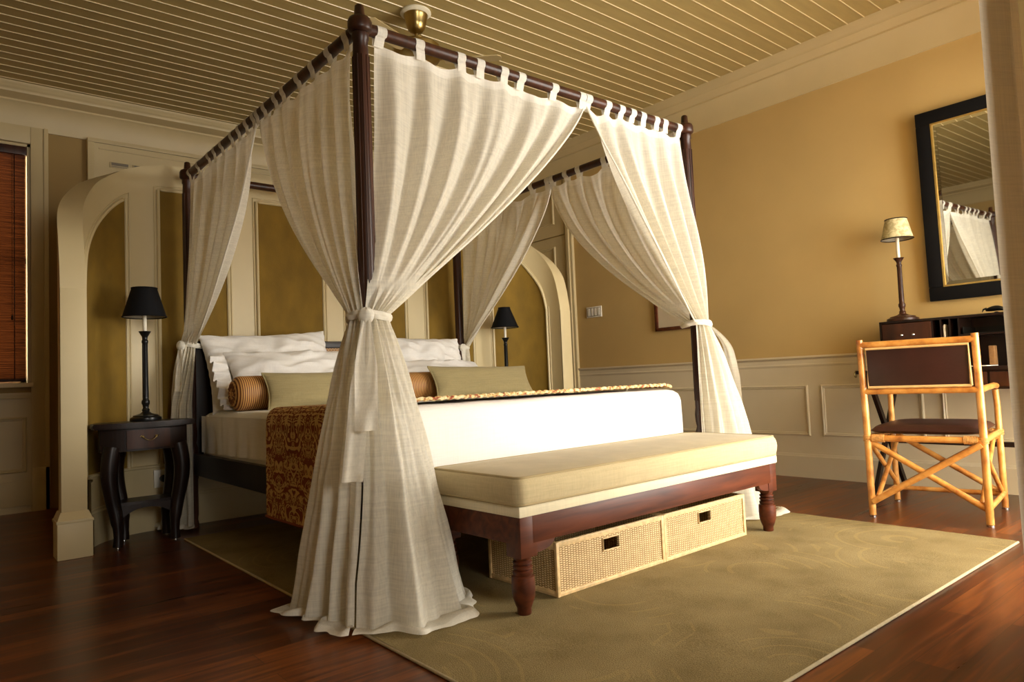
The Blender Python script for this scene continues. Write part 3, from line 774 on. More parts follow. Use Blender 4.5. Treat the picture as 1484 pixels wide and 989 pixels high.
# ------------------------------------------------------------------ pillows
def pillow_mesh(w, h, t, T, seed, wr=.01, pinch=.10, n=44, flange=0.0):
    m = MB()
    def side(sg):
        def fn(u, v):
            a = u * 2 - 1; b = v * 2 - 1
            # smooth the parameter towards the edges
            a = math.copysign(1 - (1 - abs(a)) ** 1.35, a); b = math.copysign(1 - (1 - abs(b)) ** 1.35, b)
            f = max(0.0, (1 - abs(a) ** 3.2)) ** .55 * max(0.0, (1 - abs(b) ** 3.2)) ** .55
            x = a * w / 2 * (1 - pinch * (1 - abs(a) ** 2) * 0 - pinch * .55 * (1 - b * b) * abs(a) ** 3)
            y_ = b * h / 2 * (1 - pinch * (1 - a * a) * abs(b) ** 3)
            z = sg * t / 2 * f
            q = Vector((x * 7 + seed, y_ * 7, seed * 2.1))
            wz = wr * (noise.noise(q) + .6 * noise.noise(q * 2.3 + Vector((0, 0, 4)))) * f
            wz += wr * .9 * (1 - abs(noise.noise(Vector((x * 5 + seed, y_ * 9 + x * 3, seed))))) ** 6 * f - wr * .5 * (1 - abs(noise.noise(Vector((x * 4, y_ * 7 - x * 4, seed * 3))))) ** 7 * f
            edge = max(abs(a), abs(b)); rad = .5 * wr * math.sin((a * 9 + b * 13 + seed) * 2.2) * max(0, edge - .55)
            return (x, y_, z + wz + rad * sg * (f > .01))
        return fn
    m.grid(side(1), n, n, T=T); m.grid(side(-1), n, n, T=T)
    return m
def lean(cx, cy, zc, deg, rz=0.0):
    # pillow standing with width along x, leaning back towards +y
    return Matrix.Translation((cx, cy, zc)) @ Matrix.Rotation(rz, 4, 'Z') @ Matrix.Rotation(math.radians(90 - deg), 4, 'X')
def add_pillow(name, label, cx, cy, zc, w, h, t, deg, mat, seed, rz=0.0, wr=.012, ry=0.0, ruffle=False, piping=False, group=None):
    o = thing(name, label, 'pillow' if 'cushion' not in name else 'cushion', (cx, cy, zc - h / 2), 0, group)
    T = lean(cx, cy, zc, deg, rz) @ Matrix.Rotation(ry, 4, 'Z')
    pillow_mesh(w, h, t, T, seed, wr).build('cover', mat, o)
    if ruffle:
        m = MB()
        def rf(u, v):
            a = -1 + 2 * u; x = -w / 2 * 0.97 - .095 * v; y_ = a * h / 2 * .97
            return (x, y_, .022 * math.sin(u * 42) * v + .016 * math.sin(u * 17 + 1) * v)
        m.grid(rf, 90, 5, T=T); m.build('ruffled_edge', mat, o)
    if piping:
        m = MB(); pts = []
        for i in range(121):
            q = i / 120 * 4; k = int(q) % 4; f = (q - int(q)) * 2 - 1
            a, b = [(f, -1), (1, f), (-f, 1), (-1, -f)][k]
            pinch = .10
            x = a * w / 2 * (1 - pinch * .55 * (1 - b * b) * abs(a) ** 3); y_ = b * h / 2 * (1 - pinch * (1 - a * a) * abs(b) ** 3)
            pts.append(T @ Vector((x, y_, 0)))
        m.tube(pts, .0055, 7, caps=False); m.build('piping', mat, o)
    return o
add_pillow('pillow', 'large white pillow leaning on the headboard behind the left frilled pillow', .455, 2.17, .980, .86, .54, .20, 20, M['pillow'], 1.3, ry=.05, wr=.026)
add_pillow('pillow', 'large white pillow leaning on the headboard at the right side of the bed', 1.615, 2.17, .970, .82, .52, .20, 20, M['pillow'], 5.1, ry=-.03, wr=.026)
add_pillow('pillow', 'white pillow with a frilled edge behind the left striped bolster', .60, 1.97, .910, .98, .44, .21, 34, M['pillow'], 8.2, ruffle=True, wr=.024)
add_pillow('pillow', 'plump white pillow behind the right olive cushion and bolster', 1.60, 1.93, .858, .94, .40, .22, 48, M['pillow'], 12.4, wr=.022)
def bolster(label, x0, x1, y_, r, z0):
    o = thing('bolster_cushion', label, 'cushion', ((x0 + x1) / 2, y_, z0), 0)
    m = MB(); pr = []
    L = x1 - x0
    for i in range(29):
        f = i / 28; e = min(f, 1 - f) * L
        rr = r * (1 - max(0, (.03 - e) / .03) ** 2 * .28)
        pr.append((rr, -L / 2 + f * L))
    m.lathe(pr, 36, TR((0, 0, 0), ry=PI / 2), caps=False); o2 = m.build('cover', M['stripes'], o, world=False); o2.location = (0, 0, r)
    for sgn in (-1, 1):
        m = MB()
        def endf(u, v):
            a = u * 2 * PI; rr = r * .72 * (1 - v) + .012 * v
            return (sgn * (L / 2 + .003 + .012 * math.sin(v * PI) - .010 * v + .0035 * math.sin(a * 14) * math.sin(v * PI)), rr * math.cos(a), rr * math.sin(a))
        m.grid(endf, 84, 8, closeu=True); m.lathe([(.014, -.004), (.013, .004), (.006, .008)], 12, TR((sgn * (L / 2), 0, 0), ry=sgn * PI / 2))
        e = m.build('gathered_end', M['stripes'], o, world=False); e.location = (0, 0, r)
    return o
bolster('orange striped bolster at the left edge of the bed beside an olive cushion', .065, .60, 1.77, .103, .728)
bolster('orange striped bolster behind the right olive cushion', 1.03, 1.60, 1.50, .095, .732)
add_pillow('throw_cushion', 'flat olive-beige cushion leaning on the left striped bolster', .60, 1.625, .838, .80, .235, .12, 24, M['green'], 2.2, wr=.006, piping=True)
add_pillow('throw_cushion', 'flat olive-beige cushion at the right leaning on a striped bolster', 1.585, 1.335, .840, .82, .24, .12, 28, M['green'], 6.6, wr=.006, piping=True, ry=-.02)

# ------------------------------------------------------------------ bed curtains
def curtain(label, p_post, p_open, post, phi0, phi1, n, e0, e1, ztie, ntab, rad, seed, lowphi0=None, lowphi1=None, t0=.04, t1=1.0, bulge=0.0, cols=170, slit=0.0, puddle=.06, mid=.026, rtab=None):
    a = p_post.lerp(p_open, t0); b = p_post.lerp(p_open, t1)
    d = (b - a).normalized(); perp = Vector((-d.y, d.x, 0))
    rnd = random.Random(seed); ph = [rnd.uniform(0, 6.28) for _ in range(8)]
    cur = thing('bed_curtain', label, 'curtain', (post.x, post.y, 0), 0, None)
    lp0 = phi0 if lowphi0 is None else lowphi0; lp1 = phi1 if lowphi1 is None else lowphi1
    # tab stations, unevenly spaced like cloth pushed along a pole
    st_ = [0.012]
    gaps = [rnd.uniform(.55, 1.45) for _ in range(ntab - 1)]; sg = sum(gaps); acc = 0
    for g in gaps: acc += g; st_.append(.012 + acc / sg * .976)
    def sag(u):
        for q0, q1 in zip(st_, st_[1:]):
            if q0 <= u <= q1: f = (u - q0) / (q1 - q0); return (q1 - q0) * .13 * math.sin(PI * f) ** 1.0
        return 0
    def fold(u, k):
        return (math.sin(2 * PI * n * u + ph[0] + .9 * math.sin(2 * PI * u * 1.7 + ph[1])) + .28 * math.sin(2 * PI * n * 2.3 * u + ph[2]) * k + .30 * math.sin(2 * PI * n * .45 * u + ph[3]))
    ztop_ = lambda u: (a.z + (b.z - a.z) * u) - .044 - sag(u)
    def E(u, r, pa, pb):
        f = math.radians(pa + (pb - pa) * u); return Vector((post.x + r * math.cos(f), post.y + r * math.sin(f), 0))
    def upper(u, v):
        S = a.lerp(b, u); S.z = 0
        e = e0 + (e1 - e0) * u; h = max(0.0, 1 - v ** e)
        Ev = E(u, .058 + .013 * fold(u, 1), phi0, phi1)
        x = Ev + (S - Ev) * h
        am = (.006 + mid * math.sin(PI * min(1, v * 1.05)) ** .8) * (.35 + .65 * h ** .35 if h > 0 else .35)
        # folds: hanging pleats plus the tension folds that run to the tie
        w = fold(u, 1) * am + .006 * noise.noise(Vector((u * 14 + seed, v * 4, 0))) * (1 - v)
        out = E(u, 1, phi0, phi1) - Vector((post.x, post.y, 0)); out.z = 0
        x = x + perp * w + out * (bulge * math.sin(PI * v ** 1.5) * (1 - u) ** 1.5)
        z = ztop_(u) + (ztie - ztop_(u)) * v
        return (x.x, x.y, z)
    def lowfold(u):
        return math.sin(2 * PI * n * .62 * u + ph[6] + .8 * math.sin(2 * PI * u + ph[1])) + .5 * math.sin(2 * PI * n * 1.1 * u + ph[7])
    def R(u): return interp(rad, u)
    def lower(u, w):
        sl = slit * math.sin(PI * min(1, max(0, (w - .15) / .72))) * (1 - u) ** 6
        k = min(1, w * 3); pa = phi0 + (lp0 - phi0) * k + sl * (1 if phi1 > phi0 else -1); pb = phi1 + (lp1 - phi1) * k
        if w <= 1:
            g = w ** .8; r = .058 + (R(u) - .058) * g + (.013 + .006 * w) * fold(u, .8 - .5 * w) * (1 - .75 * w) + .026 * w * lowfold(u)
            z = ztie + (.03 - ztie) * w
        else:
            q = (w - 1) / .14
            r = R(u) + .0048 * fold(u, .3) + .026 * lowfold(u) + puddle * q * (1 + .5 * math.sin(u * 9 + ph[4])) - .012 * lowfold(u) * q
            z = .030 + .022 * (.5 + .5 * math.sin(u * 19 + ph[5])) * math.sin(PI * q) - .007 * q
        r += .008 * noise.noise(Vector((u * 20 + seed, w * 6, 3)))
        p = E(u, r, pa, pb); return (p.x, p.y, max(z, .022))
    m = MB(); m.grid(upper, cols, 56); nb = len(m.f)
    # heading hem: the top two rows use the denser cloth
    for i in range(cols * 2): m.mi[i] = 1
    # side hem by the opening
    m.build('upper_cloth', [M['curtain'], M['hem']], cur)
    m = MB(); m.grid(lambda u, v: lower(u, v * 1.14), cols, 50)
    for i in range(cols * 48, cols * 50): m.mi[i] = 1
    m.build('lower_cloth', [M['curtain'], M['hem']], cur)
    # opening-edge hem, a rolled narrow band
    m = MB(); m.tube([upper(1, i / 40) for i in range(41)], .005, 6); m.build('edge_hem', M['hem'], cur)
    # tabs looping over the rail
    for q in st_:
        m = MB(); c = a.lerp(b, min(max(q, .02), .985)); hw = .0215; rr = .0270
        path = []
        zt = ztop_(q)
        base = upper(q, 0)
        lowv = Vector((base[0], base[1], zt - .012))
        skew = rnd.uniform(-.012, .012)
        for i in range(11):
            t = -.25 * PI + (1.5 * PI) * i / 10
            path.append(c + perp * (rr * math.cos(t)) + Vector((0, 0, rr * math.sin(t))))
        p0_ = c + perp * (.006) + Vector((0, 0, zt - .012 - c.z)) + d * skew
        p1_ = c - perp * (.006) + Vector((0, 0, zt - .02 - c.z)) + d * skew
        full = [p0_, c + perp * .013 + Vector((0, 0, (zt - c.z) * .55)) + d * skew * .5] + path + [c - perp * .013 + Vector((0, 0, (zt - c.z) * .55)) + d * skew * .5, p1_]
        def tf(u, v):
            k = v * (len(full) - 1); i = min(int(k), len(full) - 2); f = k - i
            p = full[i].lerp(full[i + 1], f) + d * ((u - .5) * 2 * hw); return (p.x, p.y, p.z)
        m.grid(tf, 3, 44); m.build('tab', M['hem'], cur)
    return cur
TZ = 1.11
mAB = PA.lerp(PB_, .595); mAC = PA.lerp(PC, .465); mBD = PB_.lerp(PD, .50)
# corner A (near left)
curtain('wide cream linen curtain swept from the front canopy rail to the nearest post', PA, PB_, PA, 228, 338, 6, 2.2, 1.22, TZ, 8, [(0, .25), (.3, .34), (.65, .32), (1, .30)], 11, lowphi0=226, lowphi1=352, t0=.03, t1=.592, slit=5)
curtain('cream linen curtain from the left canopy rail gathered to the nearest post', PA, PC, PA, 222, 118, 6, 2.0, 1.6, TZ, 8, [(0, .25), (.4, .20), (.75, .30), (1, .24)], 12, lowphi0=224, lowphi1=122, t0=.03, t1=.462, slit=-5)
# corner B (near right)
curtain('cream linen curtain from the front canopy rail gathered to the right foot post', PB_, PA, PB_, 305, 215, 5, 2.4, 1.15, 1.12, 8, [(0, .38), (.35, .26), (1, .09)], 13, lowphi0=322, lowphi1=214, t0=.03, t1=.400, bulge=.05)
curtain('cream linen curtain from the right canopy rail gathered to the right foot post', PB_, PD, PB_, 320, 425, 6, 2.2, 1.62, 1.12, 7, [(0, .40), (.5, .42), (1, .20)], 14, lowphi0=322, lowphi1=400, t0=.03, t1=.495, bulge=.05)
# corner C (far left) and D (far right)
curtain('cream linen curtain from the left canopy rail tied to the bedhead post by the nightstand', PC, PA, PC, 200, 290, 6, 2.0, 1.75, 1.15, 9, [(0, .16), (.5, .15), (1, .10)], 15, lowphi0=140, lowphi1=258, t0=.03, t1=.530, puddle=.04, mid=.028)
curtain('cream linen curtain from the right canopy rail tied to the far bedhead post', PD, PB_, PD, 10, -90, 6, 2.0, 1.35, 1.13, 7, [(0, .10), (.5, .13), (1, .10)], 16, lowphi0=30, lowphi1=-80, t0=.03, t1=.50, puddle=.03, mid=.028)

def sash(label, post, z, front, tails, r=.078):
    t = thing('curtain_tie', label, 'curtain tie', (post.x, post.y, z - .1))
    m = MB()
    def ring(u, v):
        a = u * 2 * PI; b = v * 2 * PI; rr = r + .010 * math.cos(b) + .003 * math.sin(a * 9 + v * 5)
        return (post.x + rr * math.cos(a), post.y + rr * math.sin(a), z + .017 * math.sin(b) + .006 * math.sin(a * 2))
    m.grid(ring, 48, 10, closeu=True); m.build('loop', M['hem'], t)
    f = math.radians(front); n = Vector((math.cos(f), math.sin(f), 0)); s = Vector((-n.y, n.x, 0)); P = Vector((post.x, post.y, 0))
    m = MB()
    def knot(u, v):
        a = u * 2 * PI; b = -PI / 2 + v * PI
        q = P + n * (r + .016 + .018 * math.cos(b) * math.cos(a)) + s * (.030 * math.cos(b) * math.sin(a)); return (q.x, q.y, z - .004 + .030 * math.sin(b) + .003 * math.sin(a * 5))
    m.grid(knot, 20, 12, closeu=True); m.build('knot', M['hem'], t)
    for (ln, sh, w, outw, sd) in tails:
        m = MB()
        def tf(u, v):
            hw = (.016 + (w - .016) * min(1, v * 2.2)); x = (u - .5) * 2 * hw
            o = r + .020 + outw(v) + .006 * math.sin(u * 7 + v * 5 + sd) + .010 * math.sin(v * PI) * math.cos(u * PI * 2)
            q = P + n * o + s * (x + sh * v); return (q.x, q.y, z - .01 - ln * v)
        m.grid(tf, 12, 30); m.grid(lambda u, v: tuple(Vector(tf(u, .955 + .045 * v)) + n * .003), 12, 2, mi=1)
        m.build('tail', [M['hem'], M['hem']], t)
    return t
sash('cream cloth tie with two hanging tails on the nearest bed post', PA, TZ, 236, [(.41, .005, .040, lambda v: .16 * v ** 1.1, 0), (.58, -.045, .036, lambda v: .175 * v ** 1.1, 2)])
sash('cream cloth tie knotted on the right foot post', PB_, 1.125, 350, [(.66, .02, .060, lambda v: .13 * (1 - (1 - min(1, v * 4)) ** 2) + .09 * v, 1)], .08)
sash('cream cloth tie on the bedhead post beside the nightstand', PC, 1.15, 215, [(.28, .02, .025, lambda v: .04 * v, 3)], .068)
sash('cream cloth tie on the far bedhead post behind the pillows', PD, 1.13, 250, [(.22, .02, .025, lambda v: .03 * v, 4)], .068)

# ------------------------------------------------------------------ foot bench
BA = .022
bo = (.33, -.485)
bn = thing('upholstered_bench', 'long cream cushioned bench with dark turned legs at the foot of the bed', 'bench', (bo[0], bo[1], 0), BA)
BL, BW = 1.700, .455
legp = [(.024, .012), (.026, .016), (.026, .035), (.031, .045), (.041, .075), (.043, .11), (.041, .145), (.034, .150), (.037, .156), (.037, .163), (.030, .168), (.036, .174), (.036, .180), (.029, .185), (.035, .191), (.035, .197), (.028, .202), (.033, .208), (.033, .215), (.028, .22), (.028, .226)]
for x in (0, BL):
    for y_ in (0, BW):
        m = MB(); m.lathe(legp, 24, TR((x, y_, 0))); m.box(x - .040, x + .040, y_ - .040, y_ + .040, .215, .362, bev=.004)
        m.build('leg', M['bench'], bn, world=False)
m = MB()
m.box(.02, BL - .02, -.041, -.012, .262, .362, bev=.003); m.box(.02, BL - .02, BW + .012, BW + .038, .262, .362, bev=.003)
m.box(-.041, -.012, .02, BW - .02, .262, .362, bev=.003); m.box(BL + .012, BL + .041, .02, BW - .02, .262, .362, bev=.003)
# shaped lower brackets
for x0, sgn in ((.04, 1), (BL - .04, -1)):
    pts = [(x0, .225)] + [(x0 + sgn * .09 * math.sin(t * PI / 2 / 8), .262 - .037 * math.cos(t * PI / 2 / 8)) for t in range(9)] + [(x0, .265)]
    m.prism([(p[0], p[1]) for p in pts], -.010, .010, Matrix.Translation((0, -.026, 0)) @ Matrix.Rotation(PI / 2, 4, 'X'))
m.build('apron', M['bench'], bn, world=False)
MB().box(-.046, BL + .046, -.047, BW + .040, 358e-3, .398, bev=.008).build('upholstered_base', M['benchbase'], bn, world=False)
m = MB()
def cushf(top):
    pass
x0, x1, y0, y1 = -.048, BL + .048, -.050, BW + .040
rb = rounded_body(x0, x1, y0, y1, .398, lambda y_: .500, .032, .0025, 9, 260, shoulder=.30)
# gentle belly of the sides and crown of the top
for i, v in enumerate(rb.v):
    h = (v.z - .398) / .102
    cx = (v.x - (x0 + x1) / 2) / ((x1 - x0) / 2); cy = (v.y - (y0 + y1) / 2) / ((y1 - y0) / 2)
    bl_ = .010 * math.sin(PI * min(1, max(0, h)))
    v.x += math.copysign(bl_ * abs(cx) ** 8, cx); v.y += math.copysign(bl_ * abs(cy) ** 4, cy)
    if h > .95: v.z += .010 * (1 - cx ** 4) * (1 - cy ** 2)
cu = rb.build('seat_cushion', M['benchcloth'], bn, world=False)
def rr_loop(x0, x1, y0, y1, r, z, n=12):
    pts = []
    for cx, cy, a0 in ((x1 - r, y0 + r, -PI / 2), (x1 - r, y1 - r, 0), (x0 + r, y1 - r, PI / 2), (x0 + r, y0 + r, PI)):
        for i in range(n): a = a0 + PI / 2 * i / (n - 1); pts.append((cx + r * math.cos(a), cy + r * math.sin(a), z))
    return pts + [pts[0]]
m = MB(); m.tube(rr_loop(x0 + .006, x1 - .006, y0 + .006, y1 - .006, .030, .497), .005, 8, caps=False)
m.tube(rr_loop(x0 - .001, x1 + .001, y0 - .001, y1 + .001, .032, .403), .005, 8, caps=False)
m.build('piping', plain('bench_piping_cloth', (0.42, 0.33, 0.17), .9, .05), cu, world=False)

# ------------------------------------------------------------------ wicker baskets under the bench
def basket(label, ox, oy, w, d, h, holes):
    t = thing('wicker_basket', label, 'basket', (ox, oy, .014), BA, 'wicker baskets under the bench')
    m = MB(); b = .010; hx0, hx1, hz0, hz1 = w * .40, w * .55, h * .60, h * .84
    # front wall with hand hole
    for a0, a1, c0, c1 in ((0, hx0, 0, h), (hx1, w, 0, h), (hx0, hx1, 0, hz0), (hx0, hx1, hz1, h)): m.box(a0, a1, 0, b, c0, c1)
    m.box(0, w, d - b, d, 0, h); m.box(0, b, b, d - b, 0, h); m.box(w - b, w, b, d - b, 0, h); m.box(0, w, 0, d, 0, .008)
    m.build('woven_body', M['weave'], t, world=False)
    m = MB(); r = .0085
    for z in (.010, h - .004): m.tube(rr_loop(0, w, 0, d, .012, z, 5), r * .7, 8, caps=False)
    m.box(-.004, w + .004, -.005, .0, h - .020, h, bev=.002); m.box(-.004, w + .004, -.005, 0, 0, .014, bev=.002)
    m.box(-.005, 0, 0, d, h - .030, h, bev=.002); m.box(-.005, 0, 0, d, 0, .022, bev=.002)
    for x, y_ in ((0, 0), (w, 0), (0, d), (w, d)): m.box(x - .007, x + .007, y_ - .007, y_ + .007, 0, h, bev=.003)
    m.box(-.006, .010, -.006, .001, 0, h, bev=.003); m.box(w - .010, w + .006, -.006, .001, 0, h, bev=.003)
    m.build('rim', M['wickerrim'], t, world=False)
    m = MB(); m.tube([(hx0, -.003, hz0), (hx1, -.003, hz0), (hx1, -.003, hz1), (hx0, -.003, hz1), (hx0, -.003, hz0)], .003, 6); m.build('hand_hole_edge', M['wickerrim'], t, world=False)
    return t
cs, sn = math.cos(BA), math.sin(BA)
basket('pale wicker storage basket under the left half of the bench', .535, -.445, .655, .40, .205, 0)
basket('pale wicker storage basket under the right half of the bench', .535 + .67 * cs, -.445 + .67 * sn, .655, .40, .205, 0)

# ------------------------------------------------------------------ nightstands
def nightstand(label, cx, cy, mirror=1):
    t = thing('nightstand', label, 'nightstand', (cx, cy, 0), 0, 'nightstands beside the bed')
    X = lambda x: mirror * x
    def top_poly(g):
        pts = []
        for i in range(25):
            f = i / 24; x = -.265 - g + (.53 + 2 * g) * f
            y_ = -.10 - g - .055 * (1 - (2 * f - 1) ** 2)
            pts.append((x, y_))
        pts += [(.262 + g, .02), (.215 + g, .17 + g), (-.215 - g, .17 + g), (-.262 - g, .02)]
        return [(X(p[0]), p[1]) for p in pts]
    m = MB(); m.prism(top_poly(0), .672, .690); m.prism(top_poly(-.006), .664, .673); m.prism(top_poly(-.004), .689, .696); m.build('table_top', M['dark'], t, world=False)
    m = MB(); m.prism(top_poly(-.040), .535, .665); m.build('case', M['dark'], t, world=False)
    m = MB()
    def dfn(u, v):
        f = .27 + .50 * u; x = -.225 + .45 * f; y_ = -.066 - .052 * (1 - (2 * f - 1) ** 2) - .010
        return (X(x), y_, .548 + .105 * v)
    m.grid(dfn, 16, 4); m.grid(lambda u, v: (dfn(u, 0)[0], dfn(u, 0)[1] + .012 * v, .548 if True else 0), 16, 1); m.grid(lambda u, v: (dfn(u, 1)[0], dfn(u, 1)[1] + .012 * v, .653), 16, 1)
    dr = m.build('drawer', M['post'], t, world=False)
    m = MB(); cxh = X(.01)
    m.tube([(cxh + .034 * math.cos(a) * (1 if True else 0), -.137 - .006 * math.sin(a), .612 - .020 * math.sin(a) ** 2 * (1 if True else 0)) for a in [PI * i / 14 for i in range(15)]], .0022, 6)
    for sx in (-1, 1):
        m.lathe([(.008, 0), (.008, .003), (.003, .006), (.003, .012)], 10, TR((cxh + sx * .034, -.128, .612), rx=PI / 2))
        m.tube([(cxh + sx * .034, -.134, .612), (cxh + sx * .044, -.134, .620), (cxh + sx * .050, -.134, .614)], .0018, 5)
    m.build('handle', M['brass'], dr, world=False)
    for lx, ly, yx in ((-.155, -.055, -1), (.165, -.060, 1), (-.085, .130, -1), (.165, .125, 1)):
        m = MB(); pts = []; rr = []
        for i in range(22):
            f = i / 21; z = .56 * (1 - f) + .012 * f
            s = .026 * math.sin(f * PI * 1.55 + .25) * (1 - f * .35)
            pts.append((X(lx + yx * (s + .004)), ly - .5 * abs(s) * (1 if ly < 0 else -1), z)); rr.append(.046 - .022 * f + .004 * math.sin(f * PI) - (.004 if .80 < f < .93 else 0) + (.003 if f > .96 else 0))
        m.tube(pts, rr, 10); m.build('leg', M['dark'], t, world=False)
        e = pts[-1]; MB().lathe([(.008, 0), (.009, .006), (.005, .014)], 10, TR((e[0], e[1], 0))).build('glide', M['chrome'], t, world=False)
    m = MB(); m.prism([(X(a), b) for a, b in [(-.150, -.045)] + [(-.150 + .32 * i / 12, -.045 - .018 * math.sin(PI * i / 12)) for i in range(1, 12)] + [(.170, -.045), (.17, .13), (-.16, .13)]], .232, .248)
    m.build('shelf', M['dark'], t, world=False)
    m = MB(); pts = [(-.150 + .32 * i / 16, .232) for i in range(17)] + [(.17 - .32 * i / 16, .232 - .022 - .075 * abs(2 * i / 16 - 1) ** 2.2) for i in range(17)]
    m.prism([(X(p[0]), p[1]) for p in pts], -.008, .008, Matrix.Translation((0, -.05, 0)) @ Matrix.Rotation(PI / 2, 4, 'X'))
    m.build('shelf_apron', M['dark'], t, world=False)
    return t
nightstand('dark wood nightstand with bowed drawer left of the bed inside the arch', -.352, 2.075)
nightstand('dark wood nightstand on the far right of the bed behind the pillows', 2.60, 2.10, -1)

def candle_lamp(label, x, y_, z, sh=1.0, sb=.118, stp=.070, black=True, scale=1.0, name='table_lamp', stem_mat=None, shade_mat=None, hs=(.0, 1.0), foot=.085, total=.58):
    t = thing(name, label, 'lamp', (x, y_, z))
    k = scale; sm = stem_mat or M['black']
    MB().lathe([(foot * .98, 0), (foot, .006), (foot * .98, .018), (foot * .80, .026), (foot * .78, .032), (foot * .38, .042), (foot * .22, .052), (foot * .20, .060)], 28).build('base', sm, t, world=False)
    H = total
    pr = [(.018, .055), (.022, .062), (.015, .075), (.017, .09), (.022, .10), (.022, .115), (.016, .125), (.0165, .14), (.015, H * .78), (.018, H * .79), (.018, H * .81), (.014, H * .82), (.016, H * .85), (.032, H * .90), (.034, H * .905), (.010, H * .905)]
    m = MB(); m.lathe(pr, 20)
    for q in range(8):
        a = 2 * PI * q / 8; m.tube([(.0145 * math.cos(a), .0145 * math.sin(a), .15), (.0138 * math.cos(a), .0138 * math.sin(a), H * .77)], .0022, 5)
    m.build('stem', sm, t, world=False)
    zc = H * .905
    MB().lathe([(.011, zc), (.011, zc + hs[0]), (.004, zc + hs[0] + .003)], 16).build('candle_sleeve', M['candle'], t, world=False)
    z0 = zc + hs[0] - .006; z1 = z0 + hs[1]
    MB().lathe([(sb, z0), (stp, z1)], 40, caps=False).build('lamp_shade', shade_mat or M['shade_black'], t, world=False)
    m = MB(); m.lathe([(sb - .002, z0 + .002), (stp - .002, z1 - .002)], 40, caps=False)
    m.build('shade_lining', M['shade_lining'], t, world=False)
    m = MB()
    for rr_, zz in ((sb, z0), (stp, z1)): m.tube([(rr_ * math.cos(2 * PI * i / 40), rr_ * math.sin(2 * PI * i / 40), zz) for i in range(41)], .0038, 6, caps=False)
    for q in range(3):
        a = 2 * PI * q / 3; m.tube([(.004 * math.cos(a), .004 * math.sin(a), z0 + .012), (stp * math.cos(a), stp * math.sin(a), z1 - .004)], .0015, 5)
    m.build('shade_rim', M['dark'] if not black else M['shade_black'], t, world=False)
    return t
candle_lamp('black candlestick lamp with black shade on the nightstand left of the bed', -.325, 2.11, .697, total=.58, hs=(.092, .170), sb=.118, stp=.068)
candle_lamp('black candlestick lamp with black shade beyond the right bedhead post', 2.50, 2.20, .697, total=.565, hs=(.095, .170), sb=.118, stp=.050)

# socket with black plug
so = thing('wall_socket', 'white wall socket with a black plug behind the nightstand legs', 'socket', (-.175, 2.43, .315))
MB().box(-.218, -.135, 2.415, 2.434, .262, .372, bev=.004).build('plate', M['plate'], so)
m = MB(); m.lathe([(.022, 0), (.022, .018), (.014, .03)], 16, TR((-.165, 2.415, .318), rx=PI / 2)); m.tube([(-.165, 2.388, .318), (-.160, 2.37, .30), (-.15, 2.375, .26), (-.148, 2.40, .20)], .004, 6)
m.build('plug', M['black'], so)

# ------------------------------------------------------------------ right wall items
sw = thing('light_switch', 'ivory four-gang light switch plate on the tan wall behind the bed curtain', 'light switch', (XR - .006, 2.455, 1.445))
MB().box(XR - .012, XR, 2.352, 2.558, 1.445, 1.555, bev=.003).build('plate', M['plate'], sw)
MB().box(XR - .0125, XR - .011, 2.362, 2.548, 1.458, 1.542).build('backing', M['plate_line'], sw)
for k in range(4): MB().box(XR - .017, XR - .011, 2.368 + .045 * k, 2.402 + .045 * k, 1.462, 1.538, bev=.002).build('rocker', M['plate'], sw)
pf = thing('picture_frame', 'red-brown framed picture half hidden by the right bed curtain', 'picture', (XR - .01, 1.43, 1.235))
m = MB()
py0, py1, pz0, pz1 = 1.17, 1.675, 1.235, 1.78
for a in ((py0, py1, pz0, pz0 + .032), (py0, py1, pz1 - .032, pz1), (py0, py0 + .032, pz0, pz1), (py1 - .032, py1, pz0, pz1)): m.box(XR - .028, XR - .002, a[0], a[1], a[2], a[3], bev=.004)
m.build('frame', M['redframe'], pf)
MB().box(XR - .012, XR - .004, py0 + .02, py1 - .02, pz0 + .02, pz1 - .02).build('mat_board', M['mat_board'], pf)

# mirror, tilted forward from its hanging point
my0, my1 = -1.42, -.655
tilt = math.radians(1.3)
mr = thing('wall_mirror', 'large black-framed mirror with a gilt slip tilted above the writing desk', 'mirror', (XR - .03, (my0 + my1) / 2, 1.25))
Tm = Matrix.Translation((XR - .045, 0, 1.25)) @ Matrix.Rotation(-tilt, 4, 'Y')
hm = 1.275; fwid = .092
m = MB()
for a in ((my0, my1, 0, fwid), (my0, my1, hm - fwid, hm), (my0, my0 + fwid, fwid, hm - fwid), (my1 - fwid, my1, fwid, hm - fwid)): m.box(0, .030, a[0], a[1], a[2], a[3], Tm, bev=.006)
m.build('frame', M['shade_black'], mr)
m = MB(); q = fwid - .003
for a in ((my0 + q, my1 - q, q, q + .012), (my0 + q, my1 - q, hm - q - .012, hm - q), (my0 + q, my0 + q + .012, q, hm - q), (my1 - q - .012, my1 - q, q, hm - q)): m.box(-.002, .012, a[0], a[1], a[2], a[3], Tm, bev=.002)
m.build('gilt_slip', M['gold'], mr)
MB().add([(.008, my0 + q, q), (.008, my1 - q, q), (.008, my1 - q, hm - q), (.008, my0 + q, hm - q)], [(0, 1, 2, 3)], Tm).build('glass', M['mirror'], mr)
m = MB()
bq = q + .012; bi = bq + .022
ring = [[(.0075, my0 + bq, bq), (.0075, my1 - bq, bq), (.0075, my1 - bq, hm - bq), (.0075, my0 + bq, hm - bq)], [(.0055, my0 + bi, bi), (.0055, my1 - bi, bi), (.0055, my1 - bi, hm - bi), (.0055, my0 + bi, hm - bi)]]
m.add(ring[0] + ring[1], [(i, (i + 1) % 4, 4 + (i + 1) % 4, 4 + i) for i in range(4)], Tm); m.build('bevelled_glass_edge', M['mirror'], mr)

